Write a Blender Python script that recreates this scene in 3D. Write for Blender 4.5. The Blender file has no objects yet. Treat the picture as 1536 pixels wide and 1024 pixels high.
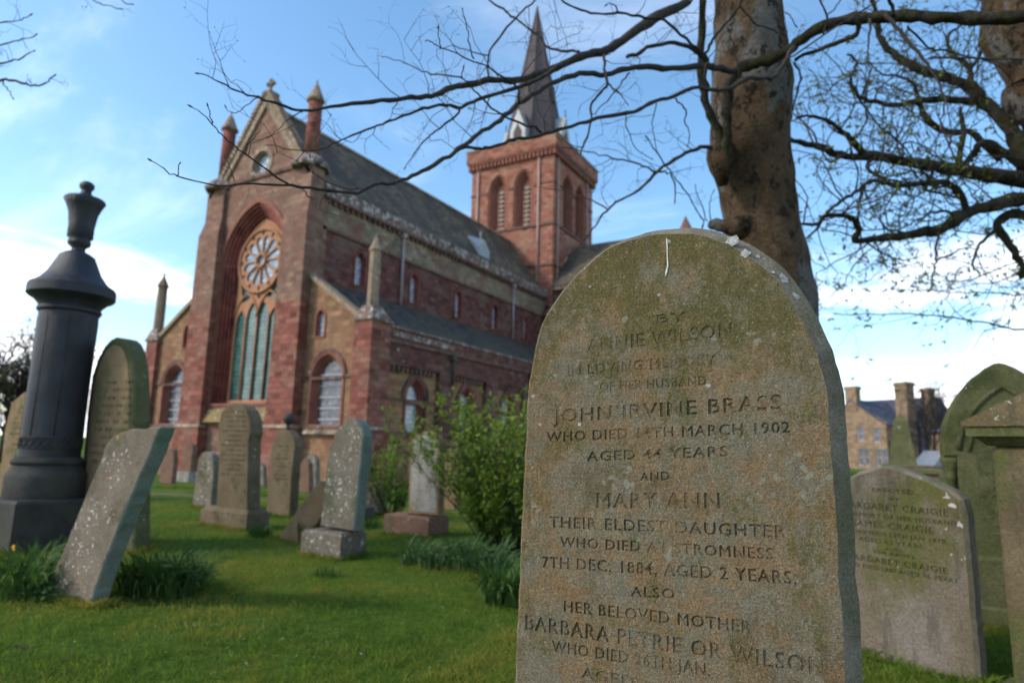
import bpy, bmesh, math, random
from mathutils import Vector, Matrix, noise as mn
R_ = math.radians
sc = bpy.context.scene

# ------------------------------------------------------------------ camera
FPX, PITCH, ROLL, YAW = 962.6, 0.162, 0.0252, -0.525       # focal length in px of a 1536 px wide frame
CAM = Vector((26.505, -20.085, 1.30))
_f = Vector((math.sin(YAW), math.cos(YAW), 0)); _r = Vector((math.cos(YAW), -math.sin(YAW), 0)); _u = Vector((0, 0, 1))
CF = _f*math.cos(PITCH) + _u*math.sin(PITCH); _U = _u*math.cos(PITCH) - _f*math.sin(PITCH)
CR = _r*math.cos(ROLL) + _U*math.sin(ROLL); CU = -_r*math.sin(ROLL) + _U*math.cos(ROLL)
cd = bpy.data.cameras.new('camera'); cam = bpy.data.objects.new('camera', cd); sc.collection.objects.link(cam)
cam.matrix_world = Matrix(((CR.x, CU.x, -CF.x, CAM.x), (CR.y, CU.y, -CF.y, CAM.y), (CR.z, CU.z, -CF.z, CAM.z), (0, 0, 0, 1)))
cd.sensor_width = 36; cd.lens = FPX/1536*36; cd.clip_start = .05; cd.clip_end = 3000
cd.dof.use_dof = True; cd.dof.focus_distance = 1.52; cd.dof.aperture_fstop = 2.9
sc.camera = cam

# ------------------------------------------------------------------ world, sun, exposure
SUN_EL, SUN_TO = R_(36), Vector((-0.64, -0.66))              # direction towards the sun on the ground plan
W = bpy.data.worlds.new('World'); sc.world = W; W.use_nodes = True
wt = W.node_tree; wt.nodes.clear()
def wn(t, **k):
    n = wt.nodes.new(t)
    for a, b in k.items(): setattr(n, a, b)
    return n
sky = wn('ShaderNodeTexSky', sky_type='NISHITA', sun_disc=False, sun_elevation=SUN_EL, air_density=1.0, dust_density=1.0, ozone_density=2.2)
sky.sun_rotation = math.atan2(SUN_TO.x, SUN_TO.y)
bg = wn('ShaderNodeBackground'); bg.inputs[1].default_value = 0.15
wo = wn('ShaderNodeOutputWorld')
tc = wn('ShaderNodeTexCoord')
sep = wn('ShaderNodeSeparateXYZ'); wt.links.new(tc.outputs['Generated'], sep.inputs[0])
def wmath(op, a, b=None, c=None):
    n = wn('ShaderNodeMath', operation=op)
    for i, v in enumerate((a, b, c)):
        if v is None: continue
        if isinstance(v, (int, float)): n.inputs[i].default_value = v
        else: wt.links.new(v, n.inputs[i])
    return n.outputs[0]
# clouds lie on a flat layer: project the direction on it
zz = wmath('MAXIMUM', wmath('ADD', sep.outputs[2], .10), .02)
comb = wn('ShaderNodeCombineXYZ')
wt.links.new(wmath('DIVIDE', sep.outputs[0], zz), comb.inputs[0]); wt.links.new(wmath('DIVIDE', sep.outputs[1], zz), comb.inputs[1])
n1 = wn('ShaderNodeTexNoise'); n1.inputs['Scale'].default_value = .55; n1.inputs['Detail'].default_value = 9; n1.inputs['Roughness'].default_value = .55
n1.inputs['Distortion'].default_value = .25
mp = wn('ShaderNodeMapping'); mp.inputs['Location'].default_value = (3.2, 7.7, 0); mp.inputs['Scale'].default_value = (1, .8, 1)
wt.links.new(comb.outputs[0], mp.inputs[0]); wt.links.new(mp.outputs[0], n1.inputs['Vector'])
low = wn('ShaderNodeMapRange'); low.inputs[1].default_value = .05; low.inputs[2].default_value = .44; low.inputs[3].default_value = .17; low.inputs[4].default_value = -.17
wt.links.new(sep.outputs[2], low.inputs[0])
cm = wn('ShaderNodeMapRange', interpolation_type='SMOOTHSTEP'); cm.inputs[1].default_value = .50; cm.inputs[2].default_value = .68
wt.links.new(wmath('ADD', wmath('MULTIPLY_ADD', n1.outputs[0], 1.7, -.35), low.outputs[0]), cm.inputs[0])
n3 = wn('ShaderNodeTexNoise'); n3.inputs['Scale'].default_value = .8; n3.inputs['Detail'].default_value = 9; n3.inputs['Roughness'].default_value = .62; n3.inputs['Distortion'].default_value = .6
mp3 = wn('ShaderNodeMapping'); mp3.inputs['Rotation'].default_value = (0, 0, .5); mp3.inputs['Scale'].default_value = (.55, 1.5, 1); mp3.inputs['Location'].default_value = (1.1, 4.4, 0)
wt.links.new(comb.outputs[0], mp3.inputs[0]); wt.links.new(mp3.outputs[0], n3.inputs['Vector'])
ci = wn('ShaderNodeMapRange', interpolation_type='SMOOTHSTEP'); ci.inputs[1].default_value = .50; ci.inputs[2].default_value = .80; ci.inputs[4].default_value = .42
wt.links.new(n3.outputs[0], ci.inputs[0])
cmx = wmath('MAXIMUM', cm.outputs[0], ci.outputs[0])
hs = wn('ShaderNodeHueSaturation'); hs.inputs['Saturation'].default_value = 1.12; hs.inputs['Value'].default_value = 1.22; hs.inputs['Hue'].default_value = .492; wt.links.new(sky.outputs[0], hs.inputs['Color'])
n2 = wn('ShaderNodeTexNoise'); n2.inputs['Scale'].default_value = 1.4; n2.inputs['Detail'].default_value = 6
wt.links.new(mp.outputs[0], n2.inputs['Vector'])
cr = wn('ShaderNodeValToRGB'); cr.color_ramp.elements[0].color = (6.2, 6.6, 7.4, 1); cr.color_ramp.elements[1].color = (10.5, 10.6, 10.8, 1)
cr.color_ramp.elements[0].position = .3; cr.color_ramp.elements[1].position = .62
wt.links.new(n2.outputs[0], cr.inputs[0])
mx = wn('ShaderNodeMixRGB'); wt.links.new(cmx, mx.inputs[0]); wt.links.new(hs.outputs[0], mx.inputs[1]); wt.links.new(cr.outputs[0], mx.inputs[2])
wt.links.new(mx.outputs[0], bg.inputs[0]); wt.links.new(bg.outputs[0], wo.inputs[0])
sd = bpy.data.lights.new('sun', 'SUN'); sun = bpy.data.objects.new('sun', sd); sc.collection.objects.link(sun)
sd.energy = 2.0; sd.angle = R_(7); sd.color = (1, .90, .76)
_s = SUN_TO.normalized()*math.cos(SUN_EL)
sun.rotation_euler = Vector((_s.x, _s.y, math.sin(SUN_EL))).to_track_quat('Z', 'Y').to_euler()
sc.view_settings.view_transform = 'Standard'; sc.view_settings.look = 'None'; sc.view_settings.exposure = 0.7; sc.view_settings.gamma = 1
sc.cycles.use_denoising = True; sc.cycles.max_bounces = 5; sc.cycles.transparent_max_bounces = 8
sc.cycles.use_adaptive_sampling = True

# ------------------------------------------------------------------ rays of the photograph, used to survey where things stand
def ray(px, py): return CF + CR*((px-768)/FPX) - CU*((py-512)/FPX)
def dep(px, py, t): return CAM + ray(px, py)*t
def onY(px, py, Y): q = ray(px, py); return CAM + q*((Y-CAM.y)/q.y)
def onX(px, py, X): q = ray(px, py); return CAM + q*((X-CAM.x)/q.x)
def onZ(px, py, Z=0): q = ray(px, py); return CAM + q*((Z-CAM.z)/q.z)
def onP(px, py, p0, phi):
    n = Vector((math.sin(phi), -math.cos(phi), 0)); q = ray(px, py); return CAM + q*((p0-CAM).dot(n)/q.dot(n))

# ------------------------------------------------------------------ mesh helpers
def wm(o): return (wm(o.parent) if o.parent else Matrix()) @ o.matrix_basis
class MB:
    def __init__(s): s.v = []; s.f = []; s.sm = []
    def add(s, vs, fs, smooth=False):
        o = len(s.v); s.v += [tuple(v) for v in vs]
        for f in fs: s.f.append([i+o for i in f]); s.sm.append(smooth)
    def box(s, a, b, M=None):
        x0, y0, z0 = a; x1, y1, z1 = b
        vs = [Vector(p) for p in ((x0,y0,z0),(x1,y0,z0),(x1,y1,z0),(x0,y1,z0),(x0,y0,z1),(x1,y0,z1),(x1,y1,z1),(x0,y1,z1))]
        if M: vs = [M @ v for v in vs]
        s.add(vs, [(0,3,2,1),(4,5,6,7),(0,1,5,4),(1,2,6,5),(2,3,7,6),(3,0,4,7)])
    def frustum(s, c0, h0, c1, h1):
        "rectangle (centre, half sizes) at the bottom to one at the top"
        vs = []
        for c, h in ((c0, h0), (c1, h1)):
            for i, j in ((-1,-1),(1,-1),(1,1),(-1,1)): vs.append((c[0]+i*h[0], c[1]+j*h[1], c[2]))
        s.add(vs, [(0,3,2,1),(4,5,6,7),(0,1,5,4),(1,2,6,5),(2,3,7,6),(3,0,4,7)])
    def lathe(s, prof, c=(0,0,0), n=16, smooth=True, rot=0, cap=True):
        vs = []; fs = []
        for r, z in prof:
            for k in range(n):
                a = 2*math.pi*k/n + rot; vs.append((c[0]+r*math.cos(a), c[1]+r*math.sin(a), c[2]+z))
        for i in range(len(prof)-1):
            for k in range(n): fs.append((i*n+k, i*n+(k+1) % n, (i+1)*n+(k+1) % n, (i+1)*n+k))
        if cap: fs.append(tuple(range(n))[::-1]); fs.append(tuple(range((len(prof)-1)*n, len(prof)*n)))
        s.add(vs, fs, smooth)
    def tube(s, pts, rad, n=6, smooth=True, bump=0, seed=0):
        pts = [Vector(p) for p in pts]
        if len(pts) < 2: return
        vs = []; fs = []; ref = None
        for i, p in enumerate(pts):
            t = (pts[min(i+1, len(pts)-1)] - pts[max(i-1, 0)])
            if t.length < 1e-9: t = Vector((0, 0, 1))
            t.normalize()
            if ref is None: ref = t.orthogonal().normalized()
            ref = (ref - t*ref.dot(t)); ref = ref.normalized() if ref.length > 1e-6 else t.orthogonal().normalized()
            b = t.cross(ref)
            for k in range(n):
                a = 2*math.pi*k/n; d = ref*math.cos(a) + b*math.sin(a); r = rad[i]
                if bump: r *= 1 + bump*mn.noise(p*5 + d*.9 + Vector((seed, 0, 0)))
                vs.append(p + d*r)
        for i in range(len(pts)-1):
            for k in range(n): fs.append((i*n+k, i*n+(k+1) % n, (i+1)*n+(k+1) % n, (i+1)*n+k))
        fs.append(tuple(range(n))[::-1]); fs.append(tuple(range((len(pts)-1)*n, len(pts)*n)))
        s.add(vs, fs, smooth)
    def prism(s, outer, holes, fn, d0, d1):
        "flat plate with holes: outer and holes in 2-D, fn(u, v, d) -> point, between depths d0 and d1"
        bm = bmesh.new(); es = []
        for loop in [outer] + list(holes):
            vv = [bm.verts.new((p[0], p[1], 0)) for p in loop]
            for i in range(len(vv)): es.append(bm.edges.new((vv[i], vv[(i+1) % len(vv)])))
        bmesh.ops.triangle_fill(bm, use_beauty=True, use_dissolve=False, edges=es, normal=(0, 0, 1))
        bm.verts.index_update(); co = [(v.co.x, v.co.y) for v in bm.verts]
        tri = [[v.index for v in f.verts] for f in bm.faces]
        bm.free(); n = len(co)
        vs = [fn(u, v, d0) for u, v in co] + [fn(u, v, d1) for u, v in co]
        fs = [t for t in tri] + [[i+n for i in t][::-1] for t in tri]
        k = 0
        for loop in [outer] + list(holes):
            m = len(loop)
            for i in range(m): a, b = k+i, k+(i+1) % m; fs.append((a, b, b+n, a+n))
            k += m
        s.add(vs, fs)
    def build(s, name, mat, parent=None, world=True, fix=True):
        me = bpy.data.meshes.new(name); off = Vector((0, 0, 0))
        M = None
        if parent is not None and world: M = wm(parent).inverted()
        me.from_pydata([M @ Vector(v) for v in s.v] if M else s.v, [], s.f)
        me.polygons.foreach_set('use_smooth', s.sm)
        if fix:
            bm = bmesh.new(); bm.from_mesh(me); bmesh.ops.recalc_face_normals(bm, faces=bm.faces); bm.to_mesh(me); bm.free()
        if mat: me.materials.append(mat)
        o = bpy.data.objects.new(name, me); sc.collection.objects.link(o)
        if parent is not None: o.parent = parent
        return o
def tag(o, label=None, cat=None, group=None, kind=None):
    if label: o['label'] = label
    if cat: o['category'] = cat
    if group: o['group'] = group
    if kind: o['kind'] = kind
    return o
def thing(name, label, cat, loc=(0, 0, 0), rz=0, group=None):
    o = bpy.data.objects.new(name, None); sc.collection.objects.link(o); o.empty_display_size = .2
    o.matrix_basis = Matrix.Translation(Vector(loc)) @ Matrix.Rotation(rz, 4, 'Z')
    return tag(o, label, cat, group)
def arch(cx, z0, hw, zs, za, n=8):
    "pointed arch opening: sill z0, half width hw, springing zs, apex za (2-D outline, counter-clockwise)"
    h = za - zs; p = [(cx-hw, z0), (cx+hw, z0), (cx+hw, zs)]
    R = (hw*hw + h*h)/(2*hw); a1 = math.asin(min(1, h/R))
    if R < hw: a1 = math.pi - a1
    R_pts = [(cx+hw-R+R*math.cos(a1*i/n), zs+R*math.sin(a1*i/n)) for i in range(1, n)]
    p += R_pts + [(cx, za)] + [(2*cx-x, z) for x, z in reversed(R_pts)] + [(cx-hw, zs)]
    return p
def circ(cx, cz, r, n=24): return [(cx+r*math.cos(2*math.pi*k/n), cz+r*math.sin(2*math.pi*k/n)) for k in range(n)]
def inset(poly, d):
    n = len(poly); A = sum(poly[i][0]*poly[(i+1) % n][1]-poly[(i+1) % n][0]*poly[i][1] for i in range(n)); sg = 1 if A > 0 else -1
    out = []
    for i in range(n):
        p0, p1, p2 = Vector(poly[i-1]), Vector(poly[i]), Vector(poly[(i+1) % n])
        a = (p1-p0); b = (p2-p1); a = a.normalized() if a.length > 1e-9 else b.normalized(); b = b.normalized() if b.length > 1e-9 else a
        na = Vector((-a.y, a.x))*sg; nb = Vector((-b.y, b.x))*sg; m = na+nb
        m = m/max(.35, m.dot(na)) if m.length > 1e-6 else na
        out.append((p1.x+m.x*d, p1.y+m.y*d))
    return out
def resample(poly, step, jit=0, seed=0):
    rng = random.Random(seed); out = []
    for i in range(len(poly)):
        a, b = Vector(poly[i]), Vector(poly[(i+1) % len(poly)]); n = max(1, int((b-a).length/step))
        for k in range(n):
            p = a.lerp(b, k/n); out.append((p.x+rng.uniform(-jit, jit), p.y+rng.uniform(-jit, jit)))
    return out
def spline(pts, n=4):
    "Catmull-Rom through the points"
    pts = [Vector(p) for p in pts]
    if len(pts) < 3: return pts
    out = []
    for i in range(len(pts)-1):
        p0 = pts[max(i-1, 0)]; p1 = pts[i]; p2 = pts[i+1]; p3 = pts[min(i+2, len(pts)-1)]
        for k in range(n):
            t = k/n; out.append(.5*((2*p1)+(p2-p0)*t+(2*p0-5*p1+4*p2-p3)*t*t+(3*p1-p0-3*p2+p3)*t**3))
    return out+[pts[-1]]

# ------------------------------------------------------------------ materials
class NT:
    def __init__(s, name, rough=.9, spec=.25):
        m = bpy.data.materials.new(name); m.use_nodes = True; s.m = m; s.t = m.node_tree; s.b = s.t.nodes['Principled BSDF']
        s.b.inputs['Roughness'].default_value = rough; s.b.inputs['Specular IOR Level'].default_value = spec
        s.tc = s.t.nodes.new('ShaderNodeTexCoord'); s.obj = s.tc.outputs['Object']
    def n(s, t, ins=None, **k):
        n = s.t.nodes.new(t)
        for a, b in k.items(): setattr(n, a, b)
        for a, v in (ins or {}).items(): s.set(n.inputs[a], v)
        return n
    def set(s, i, v):
        if isinstance(v, bpy.types.NodeSocket): s.t.links.new(v, i)
        elif isinstance(v, (tuple, list)) and len(v) == 3 and i.type == 'RGBA': i.default_value = (*v, 1)
        else: i.default_value = v
    def noise(s, scale, detail=4, rough=.55, vec=None, dist=0): return s.n('ShaderNodeTexNoise', {'Vector': vec or s.obj, 'Scale': scale, 'Detail': detail, 'Roughness': rough, 'Distortion': dist}).outputs[0]
    def map(s, v, a, b, c=0., d=1., smooth=True): return s.n('ShaderNodeMapRange', {0: v, 1: a, 2: b, 3: c, 4: d}, interpolation_type='SMOOTHSTEP' if smooth else 'LINEAR').outputs[0]
    def mix(s, f, a, b, mode='MIX'): return s.n('ShaderNodeMixRGB', {0: f, 1: a, 2: b}, blend_type=mode).outputs[0]
    def mul(s, a, b, op='MULTIPLY'): return s.n('ShaderNodeMath', {0: a, 1: b}, operation=op).outputs[0]
    def ramp(s, v, stops):
        r = s.n('ShaderNodeValToRGB', {0: v}); e = r.color_ramp.elements
        while len(e) < len(stops): e.new(.5)
        for q, (p, c) in zip(e, stops): q.position = p; q.color = (*c, 1)
        return r.outputs[0]
    def voro(s, scale, vec=None, **k): return s.n('ShaderNodeTexVoronoi', {'Vector': vec or s.obj, 'Scale': scale}, **k)
    def vec(s, sx=1, sy=1, sz=1, off=(0, 0, 0)): return s.n('ShaderNodeMapping', {'Vector': s.obj, 'Scale': (sx, sy, sz), 'Location': off}).outputs[0]
    def xyz(s): return s.n('ShaderNodeSeparateXYZ', {0: s.obj}).outputs
    def bump(s, h, st=.5, dist=.01, prev=None):
        b = s.n('ShaderNodeBump', {'Height': h, 'Strength': st, 'Distance': dist})
        if prev: s.t.links.new(prev, b.inputs['Normal'])
        s.t.links.new(b.outputs[0], s.b.inputs['Normal']); return b.outputs[0]
    def col(s, c): s.set(s.b.inputs['Base Color'], c); return s.m

def masonry(name, c1, c2, accent, amt=.5, lich=.0, bw=.46, bh=.24, mortar=None, stain=.0):
    t = NT(name); x, y, z = t.xyz()
    uv = t.n('ShaderNodeCombineXYZ', {0: t.mul(x, y, 'ADD'), 1: z, 2: 0.}).outputs[0]
    wob = t.n('ShaderNodeMixRGB', {0: .012, 1: uv, 2: t.n('ShaderNodeTexNoise', {'Vector': t.obj, 'Scale': 1.3}).outputs[1]}).outputs[0]
    br = t.n('ShaderNodeTexBrick', {'Vector': wob, 'Color1': (0, 0, 0), 'Color2': (1, 1, 1), 'Mortar': (.5, .5, .5), 'Scale': 1., 'Mortar Size': .012, 'Mortar Smooth': .3, 'Bias': 0., 'Brick Width': bw, 'Row Height': bh}, offset=.5)
    rnd = t.n('ShaderNodeSeparateColor', {0: br.outputs[0]}).outputs[0]
    base = t.mix(rnd, c1, c2); r2 = t.n('ShaderNodeTexWhiteNoise', {'Vector': t.n('ShaderNodeCombineXYZ', {0: t.mul(rnd, 97.), 1: 3., 2: 0.}).outputs[0]}).outputs[0]
    base = t.mix(.8, base, t.ramp(r2, [(0, (.62, .60, .60)), (.55, (1., 1., 1.)), (1, (1.4, 1.38, 1.34))]), 'MULTIPLY')
    big = t.noise(.55, 5, .6)
    a = t.map(t.mul(t.mul(rnd, .16), big, 'ADD'), .60-amt*.22, .84-amt*.22)
    base = t.mix(t.mul(a, .75), base, accent); mid_ = t.noise(2.7, 6, .65, t.vec(1, 1, 1.6, (4, 9, 2)))
    base = t.mix(.6, base, t.ramp(mid_, [(.3, (.62, .60, .60)), (.7, (1.3, 1.28, 1.25))]), 'MULTIPLY')
    fine = t.noise(14, 5, .65); base = t.mix(.75, base, t.ramp(fine, [(.25, (.45, .45, .45)), (.75, (1.35, 1.35, 1.35))]), 'MULTIPLY')
    if stain:
        st = t.map(t.noise(.9, 6, .7, t.vec(1, 1, .35, (5, 2, 0))), .52, .75); base = t.mix(t.mul(st, stain), base, (.055, .05, .047))
    if lich:
        l = t.map(t.noise(2.6, 7, .72, t.vec(1, 1, 1.4, (3, 1, 4))), .66-.14*lich, .72-.10*lich); base = t.mix(t.mul(l, .8), base, (.46, .45, .43))
    base = t.mix(t.mul(br.outputs[1], .55), base, mortar or tuple(v*.75 for v in c1))
    t.bump(t.mul(fine, t.mul(br.outputs[1], .7), 'SUBTRACT'), .8, .02)
    return t.col(base)
def plain_stone(name, c1, c2, lich=0., lc=(.5, .49, .46), sc_=3., dark=None):
    t = NT(name); n = t.noise(sc_, 7, .65); base = t.mix(t.map(n, .32, .68), c1, c2)
    f = t.noise(sc_*9, 5, .6); base = t.mix(.7, base, t.ramp(f, [(.25, (.5, .5, .5)), (.75, (1.3, 1.3, 1.3))]), 'MULTIPLY')
    if dark: base = t.mix(t.map(t.noise(sc_*.6, 5, .7, t.vec(1, 1, .4, (1, 5, 2))), .5, .68), base, dark)
    if lich: base = t.mix(t.map(t.noise(sc_*1.6, 7, .7, t.vec(1, 1, 1, (9, 3, 1))), .62-.14*lich, .67-.08*lich), base, lc)
    t.bump(f, .6, .02); return t.col(base)
RED1, RED2 = (.175, .056, .042), (.225, .088, .064)
M = {}
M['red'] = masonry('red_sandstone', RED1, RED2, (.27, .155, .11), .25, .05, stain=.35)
M['redshade'] = masonry('shaded_side_sandstone', (.110, .042, .038), (.15, .066, .056), (.17, .12, .095), .3, .25, stain=.55)  # red sandstone with the side walls' shade put into its colour
M['pink'] = masonry('pinkish_sandstone', (.195, .120, .086), (.235, .150, .108), (.18, .085, .062), .45, .0, stain=.3)
M['yellow'] = masonry('yellow_sandstone', (.235, .140, .074), (.27, .172, .098), (.205, .092, .058), .42, .0, stain=.2)
M['band'] = masonry('weathered_wall_head', (.23, .19, .135), (.27, .22, .165), (.20, .08, .062), .33, .25, stain=.5)
M['tower'] = masonry('tower_sandstone', (.245, .093, .064), (.29, .130, .092), (.31, .19, .13), .3, .05, .5, .27, stain=.15)
M['lich'] = plain_stone('lichened_coping', (.13, .085, .07), (.20, .14, .11), .8, (.42, .40, .39), 2.2, (.05, .045, .04))
M['cope'] = plain_stone('weathered_coping', (.22, .165, .115), (.30, .22, .15), .35, (.42, .40, .35), 2.5, (.07, .06, .045))
M['grimy'] = plain_stone('grimy_red_stone', (.15, .075, .05), (.20, .11, .075), .1)
M['darktrim'] = plain_stone('dark_string_course', (.11, .065, .052), (.19, .10, .075), .1, (.4, .38, .34), 3, (.03, .025, .022))
M['trac'] = plain_stone('tracery_sandstone', (.33, .155, .08), (.40, .21, .12), 0)
M['order'] = plain_stone('dark_red_moulding', (.16, .045, .038), (.24, .08, .062), 0, sc_=2.2, dark=(.05, .022, .02))
M['mould'] = plain_stone('red_moulding', (.20, .075, .054), (.26, .115, .08), 0, sc_=2.2)
M['ochre'] = plain_stone('ochre_lichened_sill', (.15, .10, .055), (.24, .18, .07), .2)
def roofmat(name, c1, c2, c3):
    t = NT(name, .75, .3); x, y, z = t.xyz()
    uv = t.n('ShaderNodeCombineXYZ', {0: t.mul(y, x, 'ADD'), 1: t.mul(z, 1.25), 2: 0.}).outputs[0]
    br = t.n('ShaderNodeTexBrick', {'Vector': uv, 'Color1': (0, 0, 0), 'Color2': (1, 1, 1), 'Mortar': (0, 0, 0), 'Scale': 1., 'Mortar Size': .012, 'Brick Width': .38, 'Row Height': .27}, offset=.5)
    rnd = t.n('ShaderNodeSeparateColor', {0: br.outputs[0]}).outputs[0]
    b = t.mix(rnd, tuple(v*.7 for v in c1), tuple(v*1.3 for v in c2)); b = t.mix(t.map(t.noise(.5, 6, .65, t.vec(1, 1, .5)), .42, .62), b, c3)
    b = t.mix(t.map(t.noise(5, 6, .7), .60, .70), b, (.14, .13, .09))
    t.bump(t.mul(rnd, br.outputs[1], 'SUBTRACT'), .6, .03); return t.col(b)
M['roof'] = roofmat('stone_slate_roof', (.078, .060, .038), (.120, .094, .062), (.050, .043, .033))
M['slate'] = roofmat('dark_slate_roof', (.033, .030, .028), (.060, .053, .044), (.062, .058, .04))
def simple(name, c, rough=.6, spec=.4, metal=0, var=.25, s_=6):
    t = NT(name, rough, spec); t.b.inputs['Metallic'].default_value = metal
    f = t.noise(s_, 6, .6); t.bump(f, .25, .01)
    return t.col(t.mix(t.map(f, .3, .7), tuple(v*(1-var) for v in c), tuple(v*(1+var) for v in c)))
M['lead'] = simple('lead_sheet', (.090, .076, .078), .85, .12)
M['leadpale'] = simple('pale_lead_cheek', (.28, .30, .31), .5, .5)
M['pipe'] = simple('grey_paint_pipe', (.30, .25, .25), .5, .4)
M['pipered'] = simple('pale_pipe', (.36, .24, .21), .5, .4)
def glassmat(name, c, c2, s_=2.4, rough=.12):
    t = NT(name, rough, .6); v = t.voro(s_*2, None); x, y, z = t.xyz()
    b = t.mix(t.map(t.noise(s_, 4), .35, .65), c, c2)
    g = t.n('ShaderNodeTexBrick', {'Vector': t.n('ShaderNodeCombineXYZ', {0: t.mul(x, y, 'ADD'), 1: z, 2: 0.}).outputs[0], 'Color1': (1, 1, 1), 'Color2': (.75, .75, .75), 'Mortar': (.12, .12, .12), 'Scale': 1., 'Mortar Size': .012, 'Brick Width': .16, 'Row Height': .22}, offset=.5)
    t.bump(t.noise(7, 2), .35, .01)
    return t.col(t.mix(1., b, g.outputs[0], 'MULTIPLY'))
M['glassteal'] = glassmat('teal_stained_glass', (.03, .10, .095), (.09, .20, .18))
M['glassrose'] = glassmat('sky_tinted_glass', (.15, .27, .38), (.40, .48, .55), 3.2, .25)  # sky reflection painted in as a pale blue base colour
M['glassdark'] = glassmat('leaded_dark_glass', (.05, .06, .09), (.16, .18, .22), 5, .15)
M['glasspale'] = glassmat('pale_leaded_glass', (.25, .30, .38), (.45, .50, .58), 5, .2)
M['bar'] = simple('white_saddle_bar', (.36, .37, .39), .5)
M['louvre'] = simple('weathered_louvre', (.30, .24, .20), .8)
# ================================================================== the church (X along its end front, Y along the nave)
church = thing('church', 'red and yellow sandstone church with rose window front, long slate roof and square spired tower', 'church')
ZB = -.9                                                     # walls run down into the sloping ground
XZ = lambda Y: (lambda u, v, d: (u, Y+d, v))                 # plate facing -Y
YZ = lambda X: (lambda u, v, d: (X-d, u, v))                 # plate facing +X
def part(mb, name, mat, parent=church, label=None):
    o = mb.build(name, M[mat], parent); 
    if label: o['label'] = label
    return o
GR, HE, APEX = 3.62, 13.75, 18.9                             # gable half width, its foot and apex
# end wall of the nave, with the opening of the great window and the oculus
W0 = 2.28; big0 = arch(0, 3.0, W0, 10.0, 13.0, 12)
b = MB(); b.prism([(-GR, ZB), (GR, ZB), (GR, HE), (0, APEX-.35), (-GR, HE)], [big0, circ(-.05, 15.15, .78)], XZ(0), 0, .45)
for sx in (-1, 1): b.box((sx*GR-.02 if sx < 0 else sx*GR-.4, .45, ZB), (sx*GR+.4 if sx < 0 else sx*GR+.02, 1.2, HE-.4))
gable = part(b, 'front_wall', 'pink')
# recessed orders of the great window
b = MB(); k = 5; step = (W0-1.68)/k
for i in range(k):
    h = W0-step*(i+1); o = W0-step*i+.14
    b.prism(arch(0, 2.9, o, 10.0, 13.0-step*i*1.15+.16, 12), [arch(0, 3.02, h, 10.0, 13.0-step*(i+1)*1.15, 12)], XZ(.12*i+.06), 0, .12)
    for sx in (-1, 1): b.lathe([(.062, 3.02), (.062, 9.85), (.10, 9.95), (.11, 10.1)], (sx*(h+.055), .12*i+.045, 0), 8)
part(b, 'window_arch', 'order')
b = MB(); b.prism(arch(0, 3.0, W0+.22, 10.0, 13.34, 12), [arch(0, 2.9, W0+.02, 10.0, 13.03, 12)], XZ(-.07), 0, .12)
part(b, 'hood_mould', 'mould')
# tracery
YT = .52; h = W0-step*k
lanc = []
for i in range(4):
    cx = -h+.075+(2*h-.15)/8*(2*i+1); top = 8.05 if i in (1, 2) else 7.7
    lanc.append(arch(cx, 3.2, (2*h-.15)/8-.028, top-.75, top, 6))
RC = (0, 10.15); RR = 1.62
b = MB()
b.prism(arch(0, 3.02, h+.05, 10.0, 13.0-step*k*1.15+.05, 12), lanc+[circ(*RC, RR, 40), [(-.14, 8.25), (.14, 8.25), (0, 8.47)], [(-1.2, 8.1), (-.5, 8.3), (-.95, 8.75), (-1.45, 9.1)], [(.5, 8.3), (1.2, 8.1), (1.45, 9.1), (.95, 8.75)]], XZ(YT), 0, .07)
for x in (-.5*h, 0, .5*h): b.lathe([(.04, 3.2), (.04, 7.4)], (x, YT-.0, 0), 8)
for sx in (-1, 1):
    ap = arch(sx*h/2, 7.2, h/2-.02, 7.3, 8.55, 8)[2:-1]; b.tube([(x, YT-.02, z) for x, z in ap], [.055]*len(ap), 6)
part(b, 'window_tracery', 'trac')
b = MB(); b.prism(arch(0, 3.05, h+.04, 9.8, 12.2, 10), [], XZ(YT+.09), 0, .03)
lights = part(b, 'lancet_lights', 'glassteal')
b = MB(); holes = []
for i in range(12):
    a = 2*math.pi*(i+.5)/12; ca, sa = math.cos(a), math.sin(a); pet = []
    for r, w in ((.40, .06), (.62, .125), (1.0, .205), (1.12, .215), (1.24, .16), (1.31, .0)):
        pet.append((r, w))
    loop = [(r, -w) for r, w in pet] + [(r, w) for r, w in reversed(pet[:-1])]
    holes.append([(RC[0]+r*ca-w*sa, RC[1]+r*sa+w*ca) for r, w in loop])
    a2 = 2*math.pi*i/12; holes.append(circ(RC[0]+1.42*math.cos(a2), RC[1]+1.42*math.sin(a2), .115, 10))
holes.append(circ(*RC, .22, 16))
b.prism(circ(*RC, RR+.03, 48), holes, XZ(YT-.05), 0, .07)
n_ = 48; b.tube([(RC[0]+RR*math.cos(2*math.pi*i/n_), YT-.06, RC[1]+RR*math.sin(2*math.pi*i/n_)) for i in range(n_+1)], [.085]*(n_+1), 6)
b.tube([(RC[0]+.33*math.cos(2*math.pi*i/24), YT-.07, RC[1]+.33*math.sin(2*math.pi*i/24)) for i in range(25)], [.07]*25, 6)
rose = part(b, 'rose_window', 'trac')
b = MB(); b.prism(circ(*RC, RR, 40), [], XZ(YT+.03), 0, .03); part(b, 'pane', 'glassrose', rose)
# sill below the great window
b = MB(); b.frustum((0, .0, 2.1), (2.35, .32), (0, .25, 3.0), (2.3, .12)); part(b, 'window_sill', 'ochre')
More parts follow.
